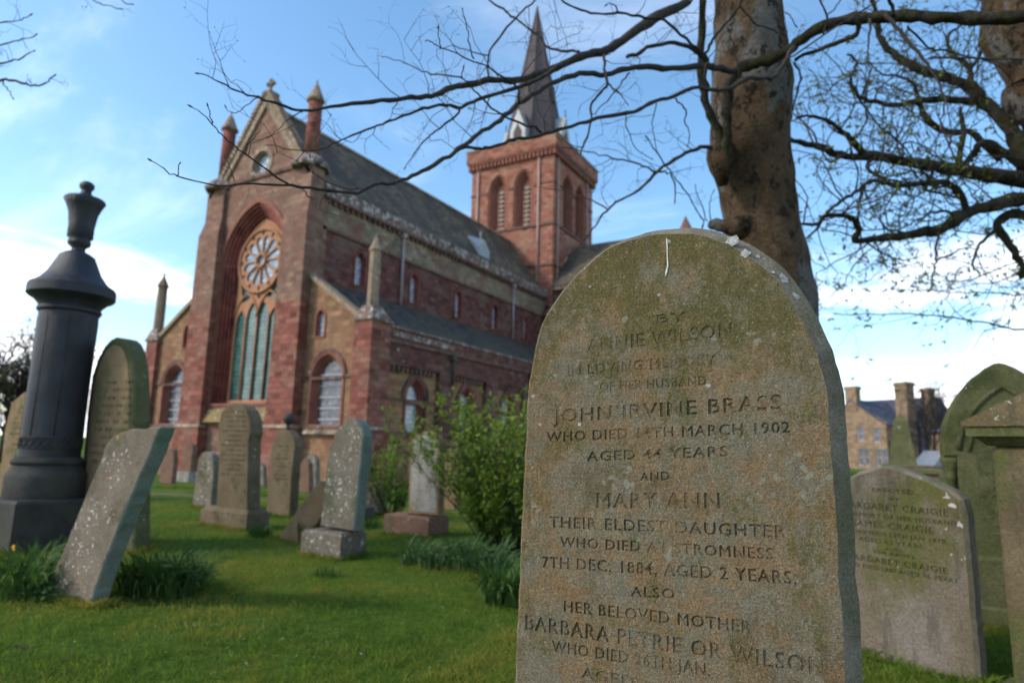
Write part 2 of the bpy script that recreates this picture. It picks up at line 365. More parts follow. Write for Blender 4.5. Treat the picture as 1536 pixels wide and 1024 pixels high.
# oculus
b = MB(); b.prism(circ(-.05, 15.15, .88), [circ(-.05, 15.15, .62)], XZ(-.05), 0, .2)
b.prism(circ(-.05, 15.15, .80), [circ(-.05, 15.15, .52)], XZ(.10), 0, .1); oc = part(b, 'round_window', 'cope')
b = MB(); b.prism(circ(-.05, 15.15, .6), [], XZ(.22), 0, .03); part(b, 'pane', 'glassrose', oc)
# gable coping with crocket steps, finial, eaves string
b = MB(); L = math.hypot(GR, APEX-HE)
for sx in (-1, 1):
    A = Vector((sx*(GR+.02), 0, HE)); B = Vector((0, 0, APEX)); t = (B-A).normalized(); nrm = Vector((-t.z*sx, 0, t.x*sx)); nrm = nrm if nrm.z > 0 else -nrm
    p = [A-nrm*.28, B-nrm*.42, B+nrm*.08 if sx > 0 else B+nrm*.08, A+nrm*.08]
    b.prism([(q.x, q.z) for q in p], [], XZ(-.12+.002*sx), 0, .72)
    for i in range(26):
        c = A+t*(L*(i+.5)/26)+nrm*.10; b.box((c.x-.11, -.2, c.z-.10), (c.x+.11, .12, c.z+.14))
b.box((-.25, -.14, APEX-.25), (.25, .5, APEX+.16)); part(b, 'gable_coping', 'cope')
b = MB(); b.lathe([(.17, 0), (.10, .12), (.07, .3), (.10, .36), (.06, .42)], (0, .1, APEX+.1), 8)
for dx, dz in ((0, .78), (-.19, .6), (.19, .6), (0, .55)): b.lathe([(.02, -.14), (.11, -.06), (.13, .02), (.08, .1), (.01, .15)], (dx, .1, APEX+.02+dz), 8)
part(b, 'finial', 'cope')
b = MB(); b.box((-2.5, -.10, 14.32), (2.5, .02, 14.47)); part(b, 'string_course', 'darktrim')
# buttresses with set-offs, and the round turrets on them
for sx in (-1, 1):
    b = MB(); c = lambda x, y, z: (sx*x, y, z)
    b.frustum(c(3.2, .1, ZB), (.98, .62), c(3.2, .1, 1.85), (.95, .60)); b.frustum(c(3.2, .1, 1.95), (.86, .52), c(3.2, .1, 7.6), (.826, .508))
    btl = part(b, 'buttress', 'red'); b = MB(); b.frustum(c(3.2, .1, 7.6), (.826, .508), c(3.2, .1, 11.7), (.80, .50))
    b.frustum(c(3.2, .1, 11.7), (.80, .50), c(3.2, .2, 12.5), (.68, .40)); b.frustum(c(3.2, .2, 12.5), (.68, .40), c(3.2, .2, 14.3), (.68, .40))
    bt = part(b, 'buttress', 'pink', btl)
    b = MB(); b.frustum(c(3.2, .1, 1.85), (1.0, .66), c(3.2, .1, 2.0), (.9, .56)); part(b, 'string_course', 'cope', bt)
    b = MB(); b.lathe([(.92, 14.2), (.96, 14.32), (.90, 14.42), (.66, 14.72), (.44, 14.90), (.36, 14.95)], (sx*3.25, .25, 0), 8, False, math.pi/8); cb = part(b, 'turret_base', 'lich')
    b = MB(); b.lathe([(.345, 14.9), (.33, 17.72)], (sx*3.25, .25, 0), 16); tr = part(b, 'turret', 'red')
    b = MB(); b.lathe([(.37, 17.68), (.45, 17.76), (.45, 17.84), (.40, 17.9), (.10, 18.62), (.045, 18.7), (.05, 18.85), (.01, 18.9)], (sx*3.25, .25, 0), 12); part(b, 'turret_cap', 'cope', tr)
# aisle end walls with sloping copings, windows
def lancet(mb_w, parent, fn, cx, z0, hw, zs, za, out, mat, depth=.5, bars=0, steps=3, gi=.03):
    "moulded jamb rings and a pane for an opening already cut in a wall; out is the outer half width"
    b = MB(); st = (out-hw)/steps
    for i in range(steps):
        ho = out-st*i+.05; hi = out-st*(i+1)
        b.prism(arch(cx, z0-.08, ho, zs, za+(ho-out)*1.1, 8), [arch(cx, z0, hi, zs, za-(out-hi)*1.1, 8)], fn, -.05+i*depth/steps if i else -.05, (i+1)*depth/steps)
    w = mb_w(b)
    b = MB(); b.prism(arch(cx, z0-.02, hw+.02, zs, za-(out-hw)*1.1+.03, 8), [], fn, depth-.04, depth-.01); part(b, 'pane', mat, w)
    if bars:
        b = MB()
        for i in range(bars):
            z = z0+(zs+.1-z0)*(i+.5)/(bars-.5); P = [fn(cx-hw, z, depth-.09), fn(cx+hw, z, depth-.05)]
            lo = [min(P[0][k], P[1][k]) for k in range(3)]; hi = [max(P[0][k], P[1][k]) for k in range(3)]; b.box(lo, (hi[0], hi[1], hi[2]+.045))
        part(b, 'window_bar', 'bar', w)
    return w
for sx in (-1, 1):
    outl = [(sx*3.65, ZB), (sx*7.6, ZB), (sx*7.6, 6.4), (sx*3.65, 9.0)]
    b = MB(); b.prism(outl, [arch(sx*5.5, 2.0, 1.0, 4.1, 5.2, 8), arch(sx*4.85, 5.95, .30, 6.8, 7.2, 6)], XZ(.12), 0, .45); aw = part(b, 'aisle_wall', 'yellow')
    lancet(lambda b: part(b, 'arched_window', 'mould'), aw, XZ(.12), sx*5.5, 2.0, .70, 4.1, 5.2, 1.0, 'glassdark', .36, 5, 4)
    lancet(lambda b: part(b, 'small_window', 'mould'), aw, XZ(.12), sx*4.85, 5.95, .21, 6.8, 7.2, .30, 'glasspale', .2, 0, 2)
    b = MB(); b.prism([(sx*3.7, 8.93), (sx*7.5, 6.37), (sx*7.5, 6.62), (sx*3.7, 9.2)], [], XZ(-.02), 0, .5); part(b, 'gable_coping', 'cope')
    b = MB()
    for x0, x1 in ((3.9, 4.42), (6.58, 7.25)): b.box((min(sx*x0, sx*x1), .04, 4.06), (max(sx*x0, sx*x1), .14, 4.18))
    b.box((min(sx*3.9, sx*7.3), -.02, 1.84), (max(sx*3.9, sx*7.3), .14, 1.96))
    b.prism(arch(sx*5.5, 4.1, 1.14, 4.12, 5.40, 8), [arch(sx*5.5, 4.0, 1.03, 4.1, 5.24, 8)], XZ(.04), 0, .1)
    part(b, 'string_course', 'darktrim')
    b = MB(); b.frustum((sx*5.5, .05, 1.62), (1.1, .14), (sx*5.5, .16, 2.02), (1.02, .05)); part(b, 'window_sill', 'cope')
    # corner buttress and pinnacle
    b = MB(); b.frustum((sx*7.62, .5, ZB), (.60, .72), (sx*7.62, .5, 1.86), (.58, .70)); b.frustum((sx*7.62, .5, 1.95), (.50, .62), (sx*7.62, .5, 6.5), (.48, .60)); cbt = part(b, 'corner_buttress', 'red')
    b = MB(); b.frustum((sx*7.62, .5, 1.84), (.62, .74), (sx*7.62, .5, 1.97), (.53, .65)); part(b, 'string_course', 'cope', cbt)
    b = MB(); b.frustum((sx*7.62, .5, 6.45), (.56, .68), (sx*7.62, .5, 6.58), (.56, .68)); b.frustum((sx*7.62, .5, 6.58), (.52, .64), (sx*7.7, .3, 7.1), (.30, .30)); part(b, 'pinnacle_base', 'lich')
    b = MB(); b.lathe([(.27, 7.05), (.25, 9.55)], (sx*7.75, .25, 0), 8, False, math.pi/8); pn = part(b, 'pinnacle', 'cope')
    b = MB(); b.lathe([(.29, 9.52), (.31, 9.6), (.07, 10.1), (.05, 10.2), (.08, 10.27), (.01, 10.33)], (sx*7.75, .25, 0), 8, False, math.pi/8); part(b, 'pinnacle_cap', 'cope', pn)
# ---------------- nave side wall, roof and dormer
YN = 24.75
clere = [3.7, 8.15, 12.6, 17.05, 21.5]
b = MB(); b.prism([(.44, ZB), (YN, ZB), (YN, 11.45), (.44, 11.45)], [arch(y, 9.25, .42, 10.5, 11.05, 6) for y in clere], YZ(3.55), 0, .5)
b.box((-3.55, .44, ZB), (-3.05, YN, 13.0)); part(b, 'nave_wall', 'redshade')
for y in clere: lancet(lambda b: part(b, 'clerestory_window', 'order'), None, YZ(3.55), y, 9.25, .28, 10.5, 11.05, .42, 'glasspale', .25, 0, 2)
b = MB(); b.prism([(.44, 11.58), (YN, 11.58), (YN, 13.0), (.44, 13.0)], [], YZ(3.55), 0, .5); part(b, 'wall_head', 'band')
b = MB(); b.box((3.0, .9, 11.44), (3.64, YN, 11.59)); part(b, 'string_course', 'darktrim')
b = MB(); b.box((3.1, .9, 12.98), (3.78, YN, 13.14))
for i in range(58): y = 1.1+i*.405; b.box((3.55, y, 12.80), (3.70, y+.2, 12.99))
part(b, 'cornice', 'darktrim')
for sx in (1, -1):
    b = MB(); b.box((min(sx*3.4, sx*3.72), .9, 13.14), (max(sx*3.4, sx*3.72), YN, 13.72)); part(b, 'parapet', 'lich')
    b = MB(); rx, rz = 3.42, 13.55
    b.add([(sx*rx, .5, rz), (sx*rx, YN+.2, rz), (0, YN+.2, 18.35), (0, .5, 18.35), (sx*rx, .5, rz-.2), (sx*rx, YN+.2, rz-.2), (0, YN+.2, 18.15), (0, .5, 18.15)],
          [(0,1,2,3), (4,7,6,5), (0,4,5,1), (1,5,6,2), (2,6,7,3), (3,7,4,0)]); part(b, 'nave_roof', 'roof')
b = MB(); b.box((-.12, .6, 18.30), (.12, YN, 18.44)); part(b, 'roof_ridge', 'cope')
b = MB(); y0, y1, xf = 15.7, 17.1, 3.0
b.add([(2.95, y0, 14.3), (2.95, y1, 14.3), (1.9, y1, 15.75), (1.9, y0, 15.75), (2.95, y0, 14.85), (2.95, y1, 14.85), (2.95, (y0+y1)/2, 15.55), (1.6, (y0+y1)/2, 16.1)],
      [(0,1,5,6,4), (4,6,7,3), (5,2,7,6), (0,4,3), (1,2,5)]); b.tube([(2.6, 16.4, 15.6), (2.6, 16.4, 16.2)], [.06, .06]); part(b, 'roof_dormer', 'leadpale')
for y in (6.9, 19.4):
    b = MB(); b.tube([(3.68, y, 8.9), (3.68, y, 12.85)], [.075]*2, 8); b.box((3.58, y-.16, 12.75), (3.80, y+.16, 12.97)); part(b, 'downpipe', 'pipe')
# ---------------- aisle side
bays = [3.45, 7.7, 11.95, 16.2, 20.45]; XA = 8.0; YA = 23.6
holes = []
for i, y in enumerate(bays): holes.append([(y-(2.25 if i == 0 else 1.55), ZB+.2), (y+1.55, ZB+.2), (y+1.55, 4.72), (y-(2.25 if i == 0 else 1.55), 4.72)])
b = MB(); b.prism([(1.1, ZB), (YA, ZB), (YA, 5.7), (1.1, 5.7)], holes, YZ(XA), 0, .28); part(b, 'aisle_wall', 'redshade', label='aisle side wall of red sandstone with shade painted into its colour')
for i, y in enumerate(bays):
    b = MB(); y0 = y-(2.25 if i == 0 else 1.55); b.prism([(y0, ZB), (y+1.55, ZB), (y+1.55, 4.75), (y0, 4.75)], [arch(y, 1.75, .78, 3.3, 4.35, 8)], YZ(XA-.24), 0, .5); part(b, 'bay_panel', 'yellow')
    lancet(lambda b: part(b, 'arched_window', 'order'), None, YZ(XA-.24), y, 1.75, .48, 3.3, 4.35, .78, 'glasspale', .32, 0, 3)
    b = MB(); b.prism(arch(y, 3.3, .98, 3.32, 4.6, 8), [arch(y, 3.1, .82, 3.3, 4.40, 8)], YZ(XA-.16), 0, .09)
    n_ = int((y+1.55-y0)/.32)
    for k in range(n_): yy = y0+.06+k*.32; b.box((XA-.26, yy, 4.48), (XA-.06, yy+.18, 4.70))
    b.box((XA-.26, y0, 3.2), (XA-.18, y-.95, 3.32)); b.box((XA-.26, y+.95, 3.2), (XA-.18, y+1.55, 3.32)); part(b, 'corbel_table', 'darktrim')
b = MB(); b.box((XA-.3, 1.1, 5.68), (XA+.1, YA, 5.82)); part(b, 'string_course', 'darktrim'); b = MB(); b.box((XA-.02, 1.2, 1.70), (XA+.09, YA, 1.84)); part(b, 'string_course', 'darktrim')
b = MB(); b.box((XA-.34, 1.0, 5.82), (XA+.03, YA, 6.34)); part(b, 'parapet', 'redshade'); 
b = MB(); b.box((XA-.38, 1.0, 6.34), (XA+.08, YA, 6.44)); b.box((XA+.03, 1.3, 5.96), (XA+.07, 6.0, 6.20)); part(b, 'parapet_coping', 'lich')
for y in (5.9, 14.1):
    b = MB(); b.box((XA+.02, y-.17, 5.45), (XA+.25, y+.17, 5.75)); b.tube([(XA+.13, y, 5.5), (XA+.13, y, 4.2)], [.07]*2, 8); part(b, 'downpipe', 'slate')
for sx in (1, -1):
    b = MB(); x0, x1 = sx*(XA-.33), sx*3.52
    b.add([(x0, .5, 6.2), (x0, YA+.1, 6.2), (x1, YA+.1, 8.95), (x1, .5, 8.95), (x0, .5, 6.0), (x0, YA+.1, 6.0), (x1, YA+.1, 8.75), (x1, .5, 8.75)],
          [(0,1,2,3), (4,7,6,5), (0,4,5,1), (1,5,6,2), (2,6,7,3), (3,7,4,0)]); part(b, 'aisle_roof', 'slate')
b = MB(); b.box((-XA, 1.1, ZB), (-XA+.3, YA, 6.1)); part(b, 'aisle_wall', 'redshade')
b = MB(); b.lathe([(.55, 6), (.53, 11.4), (.62, 11.5), (.62, 11.65), (.5, 11.75), (.2, 12.2), (.16, 12.45), (.0, 12.5)], (4.2, YN-.3, 0), 14); part(b, 'stair_turret', 'red')
# ---------------- crossing tower
TY, T = 28.93, 4.05; F0 = TY-T
faces = []
def tower_face(fn, side):
    b = MB(); m = T-.405*side; ar = [arch(c, 19.55, 1.02, 23.2, 24.62, 10) for c in (-1.27, 1.27)]
    b.prism([(-m, 12.5), (m, 12.5), (m, 25.9), (-m, 25.9)], ar, fn, 0, .4); w = part(b, 'tower_wall', 'tower')
    for c in (-1.27, 1.27):
        b = MB()
        for i in range(3):
            ho = 1.02-.16*i+.05; hi = 1.02-.16*(i+1)
            b.prism(arch(c, 19.5, ho, 23.2, 24.62-(1.02-ho)*1.15, 8), [arch(c, 19.6, hi, 23.2, 24.62-(1.02-hi)*1.15, 8)], fn, .1+.16*i, .26+.16*i)
        b.prism(arch(c, 19.55, .62, 23.2, 24.2, 8), [arch(c, 19.7, .27, 22.9, 23.5, 6)], fn, .62, .78)
        bw = part(b, 'belfry_arch', 'mould')
        b = MB()
        for i in range(9):
            z = 19.8+i*.41; b.prism([(c-.26, z), (c+.26, z), (c+.26, z+.17), (c-.26, z+.17)], [], fn, .58, .74)
        b.prism([(c-.035, 19.7), (c+.035, 19.7), (c+.035, 23.4), (c-.035, 23.4)], [], fn, .55, .72)
        part(b, 'louvre', 'louvre', bw)
        b = MB(); b.prism([(c-.5, 19.6), (c+.5, 19.6), (c+.5, 23.8), (c-.5, 23.8)], [], fn, .82, .86); part(b, 'opening_shade', 'slate', bw)  # dark plate painted in for the shade inside the belfry
    b = MB()
    for z0, z1 in ((19.32, 19.52), (15.85, 16.02)): b.prism([(-T-.1, z0), (T+.1, z0), (T+.1, z1), (-T-.1, z1)], [], fn, -.12, .02)
    for a0, a1 in ((-T-.04, -2.3), (-.22, .22), (2.3, T+.04)): b.prism([(a0, 22.95), (a1, 22.95), (a1, 23.1), (a0, 23.1)], [], fn, -.07, .05)
    part(b, 'string_course', 'darktrim')
    b = MB()
    for i in range(23):
        x = -T-.25+i*(2*T+.5)/22.6; b.prism([(x, 25.35), (x+.2, 25.35), (x+.2, 25.85), (x, 25.85)], [], fn, -.28, .02)
    b.prism([(-T-.32, 25.83), (T+.32, 25.83), (T+.32, 26.0), (-T-.32, 26.0)], [], fn, -.34, .3); part(b, 'corbel_table', 'mould')
    b = MB(); m = T+.42-.003*side; b.prism([(-m, 26.0), (m, 26.0), (m, 27.05), (-m, 27.05)], [], fn, -.40, .1); part(b, 'tower_parapet', 'tower')
    b = MB(); m = T+.47-.003*side; b.prism([(-m, 27.05), (m, 27.05), (m, 27.2), (-m, 27.2)], [], fn, -.46, .14); part(b, 'parapet_coping', 'cope')
    for x in (-3.35, 2.7):
        b = MB(); P = fn(x, 0, -.1); b.tube([(P[0], P[1], 13.5), (P[0], P[1], 25.4)], [.085]*2, 8); part(b, 'downpipe', 'pipered')
tower_face(lambda u, v, d: (u, F0+d, v), 0)
tower_face(lambda u, v, d: (T-.004-d, TY+u, v), 1)
tower_face(lambda u, v, d: (u, TY+T-d, v), 0)
tower_face(lambda u, v, d: (-T+.004+d, TY+u, v), 1)
b = MB(); b.box((-T+.2, F0+.2, 26.6), (T-.2, TY+T-.2, 26.75)); part(b, 'tower_roof', 'lead')
# spire: eight-sided, with lucarnes
b = MB(); SR = 3.05; b.lathe([(SR, 26.7), (SR*.93, 27.9), (.09, 42.6), (.13, 42.75), (.05, 43.1)], (0, TY, 0), 8, False, math.pi/8)
for i in range(8):
    a = math.pi/8+i*math.pi/4; b.tube([(SR*.95*math.cos(a), TY+SR*.95*math.sin(a), 27.7), (.1*math.cos(a), TY+.1*math.sin(a), 42.6)], [.08, .05], 6)
sp = part(b, 'spire', 'lead')
for i, (dx, dy) in enumerate(((0, -1), (1, 0), (0, 1), (-1, 0))):
    b = MB(); px_, py_ = -dy, dx
    def q(s, o, z): return (dx*o+px_*s, TY+dy*o+py_*s, z)
    o = 3.2; b.add([q(-.75, o, 26.9), q(.75, o, 26.9), q(.75, o, 29.0), q(0, o, 30.9), q(-.75, o, 29.0), q(-.75, 1.6, 26.9), q(.75, 1.6, 26.9), q(.75, 1.6, 29.0), q(0, 1.2, 30.9), q(-.75, 1.6, 29.0)],
                   [(0,1,2,3,4), (1,6,7,2), (2,7,8,3), (3,8,9,4), (4,9,5,0)]); lu = part(b, 'lucarne', 'leadpale')
    b = MB(); b.add([q(-.42, o+.02, 27.3), q(.42, o+.02, 27.3), q(.42, o+.02, 28.7), q(0, o+.02, 29.5), q(-.42, o+.02, 28.7)], [(0,1,2,3,4)])
    b.add([q(-.42, o-.1, 27.3), q(.42, o-.1, 27.3), q(.42, o-.1, 28.7), q(0, o-.1, 29.5), q(-.42, o-.1, 28.7)], [(0,1,2,3,4)]); part(b, 'louvre', 'lead', lu)
    b = MB(); b.lathe([(.06, 30.85), (.04, 31.3), (.09, 31.4), (.0, 31.6)], q(0, o-.1, 0), 6); part(b, 'finial', 'lead', lu)
    b = MB(); o2 = 1.95; b.add([q(-.28, o2, 32.6), q(.28, o2, 32.6), q(.28, o2, 33.5), q(0, o2, 34.2), q(-.28, o2, 33.5), q(-.28, .9, 32.6), q(.28, .9, 32.6), q(.28, .9, 33.5), q(0, .7, 34.2), q(-.28, .9, 33.5)],
                   [(0,1,2,3,4), (1,6,7,2), (2,7,8,3), (3,8,9,4), (4,9,5,0)]); part(b, 'lucarne', 'lead')
# ---------------- transept
for sx in (1, -1):
    b = MB(); X0, X1 = sx*T, sx*14.2; lo, hi = min(X0, X1), max(X0, X1)
    b.box((lo, 25.0, ZB), (hi, 33.0, 14.1)); 
    b.prism([(24.95, 14.0), (33.05, 14.0), (29, 18.7)], [], (lambda u, v, d: (X1-sx*d, u, v)), 0, .4); part(b, 'transept_wall', 'redshade')
    b = MB()
    for e in (24.7, 33.3):
        b.add([(X0, e, 14.05), (X1, e, 14.05), (X1, 29, 18.55), (X0, 29, 18.55), (X0, e, 13.9), (X1, e, 13.9), (X1, 29, 18.35), (X0, 29, 18.35)],
              [(0,1,2,3), (4,7,6,5), (0,4,5,1), (1,5,6,2), (2,6,7,3), (3,7,4,0)])
    part(b, 'transept_roof', 'roof')
    b = MB(); b.box((lo, 24.72, 13.7), (hi, 24.98, 14.06)); part(b, 'cornice', 'cope')
    b = MB(); b.lathe([(.5, 12), (.5, 16.9), (.58, 17), (.5, 17.2), (.06, 18.2), (.0, 18.3)], (sx*14.8, 25, 0), 8, False); part(b, 'turret', 'grimy')
# ================================================================== gravestones
def gravemat(name, c1, c2, green=(.085, .095, .035), gamt=.3, lich=.3, lc=(.45, .45, .42), fine=60, seed=0, rough=.92, top=None, streak=.0, mid=8, orange=0):
    c1, c2, green = (tuple(q*.64 for q in c) for c in (c1, c2, green)); lc = tuple(q*.85 for q in lc)
    t = NT(name, rough, .2); v = t.vec(1, 1, 1, (seed*3.1, seed*1.7, seed*.9))
    b = t.mix(t.map(t.noise(mid*.5, 6, .65, v), .34, .66), c1, c2)
    b = t.mix(t.map(t.noise(mid*.35, 6, .7, t.vec(1, 1, .8, (seed+4, 2, seed))), .62-.28*gamt, .72-.16*gamt), b, green)
    g = t.noise(fine, 4, .7, v); b = t.mix(.9, b, t.ramp(g, [(.22, (.35, .35, .35)), (.5, (1., 1., 1.)), (.78, (1.6, 1.6, 1.6))]), 'MULTIPLY')
    if streak: b = t.mix(t.mul(t.map(t.noise(4, 6, .7, t.vec(2.2, 2.2, .35, (seed, 7, 0))), .5, .64), streak), b, (.045, .042, .03))
    if orange: b = t.mix(t.mul(t.map(t.noise(9, 5, .6, t.vec(1, 1, 1, (seed, 3, 9))), .63, .68), orange), b, (.30, .15, .03))
    if lich:
        w = t.n('ShaderNodeMixRGB', {0: .10, 1: v, 2: t.n('ShaderNodeTexNoise', {'Vector': v, 'Scale': 14.}).outputs[1]}).outputs[0]
        d = t.voro(mid*2.6, w).outputs[0]; m_ = t.map(t.noise(mid*.45, 4, .6, t.vec(1, 1, 1, (2, seed+9, 5))), .62-.3*lich, .70-.2*lich)
        sz = t.mul(t.mul(m_, t.map(t.noise(mid*1.8, 3), .3, .7, .25, 1.)), .33); b = t.mix(t.mul(t.map(t.mul(d, sz, 'SUBTRACT'), -.03, .03, 1, 0), m_), b, lc)
        d2 = t.voro(mid*6., w).outputs[0]; b = t.mix(t.mul(t.map(t.mul(d2, t.mul(m_, .22), 'SUBTRACT'), -.03, .03, 1, 0), .75), b, lc)
    t.bump(t.mul(t.mul(g, .5), t.noise(mid*2, 6, .7, v), 'ADD'), .8, .012)
    return t.col(b)
G = {}
G['brown'] = gravemat('brown_gravestone', (.17, .13, .075), (.23, .175, .11), gamt=.25, lich=.25, seed=1)
G['tan'] = gravemat('tan_gravestone', (.25, .17, .09), (.31, .215, .12), (.15, .145, .06), .35, .1, seed=2)
G['tanface'] = gravemat('pale_tan_face', (.36, .245, .135), (.43, .30, .17), (.24, .22, .10), .3, .05, seed=32)
G['olive'] = gravemat('algae_rim', (.115, .125, .055), (.16, .16, .075), gamt=.4, lich=.22, lc=(.5, .5, .46), seed=3)
G['grey'] = gravemat('grey_lichened_gravestone', (.185, .15, .11), (.25, .205, .155), (.12, .115, .07), .35, .74, (.47, .46, .42), seed=4, mid=9, orange=.8)
G['grey2'] = gravemat('spotted_gravestone', (.17, .145, .105), (.235, .205, .155), (.12, .12, .06), .4, .92, (.47, .46, .41), seed=5, mid=7)
G['pale'] = gravemat('pale_weathered_panel', (.30, .29, .26), (.40, .385, .35), (.19, .19, .13), .4, .2, seed=6, streak=.4)
G['redst'] = gravemat('red_brown_gravestone', (.20, .11, .075), (.26, .16, .11), (.12, .12, .06), .3, .25, seed=7)
G['green'] = gravemat('green_algae_gravestone', (.105, .115, .042), (.155, .155, .07), (.075, .09, .028), .5, .06, seed=8, streak=.35)
G['mossy'] = gravemat('mossy_brown_gravestone', (.14, .105, .055), (.19, .15, .085), (.10, .115, .035), .55, .12, seed=9, streak=.5)
G['craig'] = gravemat('blotched_gravestone', (.17, .135, .085), (.25, .215, .18), (.12, .125, .035), .62, .22, (.50, .47, .45), seed=10, streak=.55, mid=5)
G['granite'] = gravemat('dark_polished_granite', (.022, .024, .032), (.040, .043, .055), (.04, .045, .035), .15, 0, fine=160, seed=11, rough=.42)
G['granite'].node_tree.nodes['Principled BSDF'].inputs['Specular IOR Level'].default_value = .32
G['graniterough'] = gravemat('rough_dark_granite', (.05, .05, .046), (.085, .083, .072), (.07, .075, .045), .3, 0, fine=120, seed=12, rough=.75)
G['cut'] = gravemat('dirt_in_letters', (.085, .065, .035), (.185, .14, .085), (.08, .08, .035), .45, .2, seed=13, mid=26, fine=160)
G['cutpale'] = gravemat('dirt_in_green_letters', (.075, .07, .03), (.10, .09, .045), (.06, .07, .025), .4, 0, seed=14)
G['white'] = gravemat('white_lichen_crust', (.42, .42, .40), (.56, .56, .54), (.35, .36, .33), .2, 0, seed=15)
G['dropping'] = simple('dried_bird_lime', (.62, .62, .60), .8, .2, 0, .12, 60)
def slab(mb, poly, thick, ch=.0, y0=0., jit=.0, step=.06, seed=0, kf=None):
    "upright slab in the local x-z plane, front at y0, chamfered front edge"
    if jit or step: poly = resample(poly, step, jit, seed)
    n = len(poly)
    if ch:
        inn = inset(poly, ch); rings = [(inn, y0), (poly, y0+ch), (poly, y0+thick)]
    else: rings = [(poly, y0), (poly, y0+thick)]
    vs = [(p[0], y, p[1]) for r, y in rings for p in r]
    if kf:
        for i in range(n): k = kf(*poly[i]); vs[i] = (poly[i][0]+(inn[i][0]-poly[i][0])*k, y0, poly[i][1]+(inn[i][1]-poly[i][1])*k); vs[n+i] = (poly[i][0], y0+ch*k, poly[i][1])
    fs = [list(range(n)), list(range((len(rings)-1)*n, len(rings)*n))[::-1]]
    for k in range(len(rings)-1):
        for i in range(n): a, b_ = k*n+i, k*n+(i+1) % n; fs.append([a, b_, b_+n, a+n])
    mb.add(vs, fs)
def px_poly(pts, Y, o): return [((lambda q: (q.x-o.x, q.z-o.z))(onY(x, y, Y))) for x, y in pts]
def worn_lines(x0, x1, z0, z1, rows, seed, y=-.002, h=.5, dense=.8, yb=.012):
    "weathered rows of shallow letter marks, too worn to read"
    rng = random.Random(seed); b = MB(); dz = (z1-z0)/rows
    for r in range(rows):
        z = z1-dz*(r+.5); w = (x1-x0)*rng.uniform(.45, .98); x = (x0+x1)/2-w/2; e = (x0+x1)/2+w/2; hh = dz*h*rng.uniform(.8, 1.1)
        while x < e:
            lw = hh*rng.uniform(.45, .8)
            if rng.random() < dense:
                k = rng.random()
                b.box((x, y, z-hh/2), (x+lw*.28, y+yb, z+hh/2))
                if k < .6: b.box((x+lw*.30, y, z+hh*(.5-.22)), (x+lw, y+yb, z+hh/2))
                elif k < .8: b.box((x+lw*.72, y, z-hh/2), (x+lw, y+yb, z+hh/2))
            x += lw+hh*.22
            if rng.random() < .14: x += hh*.5
    return b
def grave(name, label, fr, poly_px, thick, mat, base=None, basemat=None, ch=.015, jit=.004, seed=0, side=None, group=None, cat='gravestone'):
    "poly_px: outline of the front face surveyed on the plane facing -Y through the ground point fr"
    P = onZ(*fr, 0); t = thing(name, label, cat, P, 0, group); poly = px_poly(poly_px, P.y, P)
    b = MB(); slab(b, poly, thick, ch, .0, jit, .05, seed); o = b.build('slab', mat, t, False)
    return t, P, poly, o
def boxpart(t, name, mat, a, c, top=None):
    b = MB()
    if top is None: b.box(a, c)
    else:
        x0, y0, z0 = a; x1, y1, z1 = c; b.box((x0, y0, z0), (x1, y1, z1-top)); cx, cy = (x0+x1)/2, (y0+y1)/2; hx, hy = (x1-x0)/2, (y1-y0)/2
        b.v = []; b.f = []; b.sm = []
        vs = []
        for z, s in ((z0, 0), (z1-top, 0), (z1, top)):
            for i, j in ((-1,-1),(1,-1),(1,1),(-1,1)): vs.append((cx+i*(hx-s), cy+j*(hy-s), z))
        fs = [(3,2,1,0), (8,9,10,11)]
        for k in (0, 4):
            for i in range(4): fs.append((k+i, k+(i+1) % 4, k+4+(i+1) % 4, k+4+i))
        b.add(vs, fs)
    return b.build(name, mat, t, False)
def text_mesh(lines, off=.014):
    "lines: (text, x centre, z baseline, width, height, slope); returns merged verts/faces in x-z, front towards -Y"
    vs = []; fs = []
    for txt, cx, z, w, h, sl in lines:
        cu = bpy.data.curves.new('t', 'FONT'); cu.body = txt; cu.align_x = 'CENTER'; cu.extrude = .5; cu.offset = off; cu.resolution_u = 2; cu.space_character = 1.12
        ob = bpy.data.objects.new('t', cu); sc.collection.objects.link(ob); dg = bpy.context.evaluated_depsgraph_get(); me = bpy.data.meshes.new_from_object(ob.evaluated_get(dg))
        bm = bmesh.new(); bm.from_mesh(me); bmesh.ops.remove_doubles(bm, verts=bm.verts, dist=.002); bm.verts.index_update()
        xs = [v.co.x for v in bm.verts]; x0, x1 = min(xs), max(xs); sx = w/(x1-x0); sz = h/.70
        o = len(vs)
        for v in bm.verts:
            x = (v.co.x-(x0+x1)/2)*sx; vs.append((cx+x, v.co.z, z+v.co.y*sz+x*sl))
        for f in bm.faces: fs.append([v.index+o for v in f.verts])
        bm.free(); bpy.data.objects.remove(ob); bpy.data.curves.remove(cu); bpy.data.meshes.remove(me)
    return vs, fs
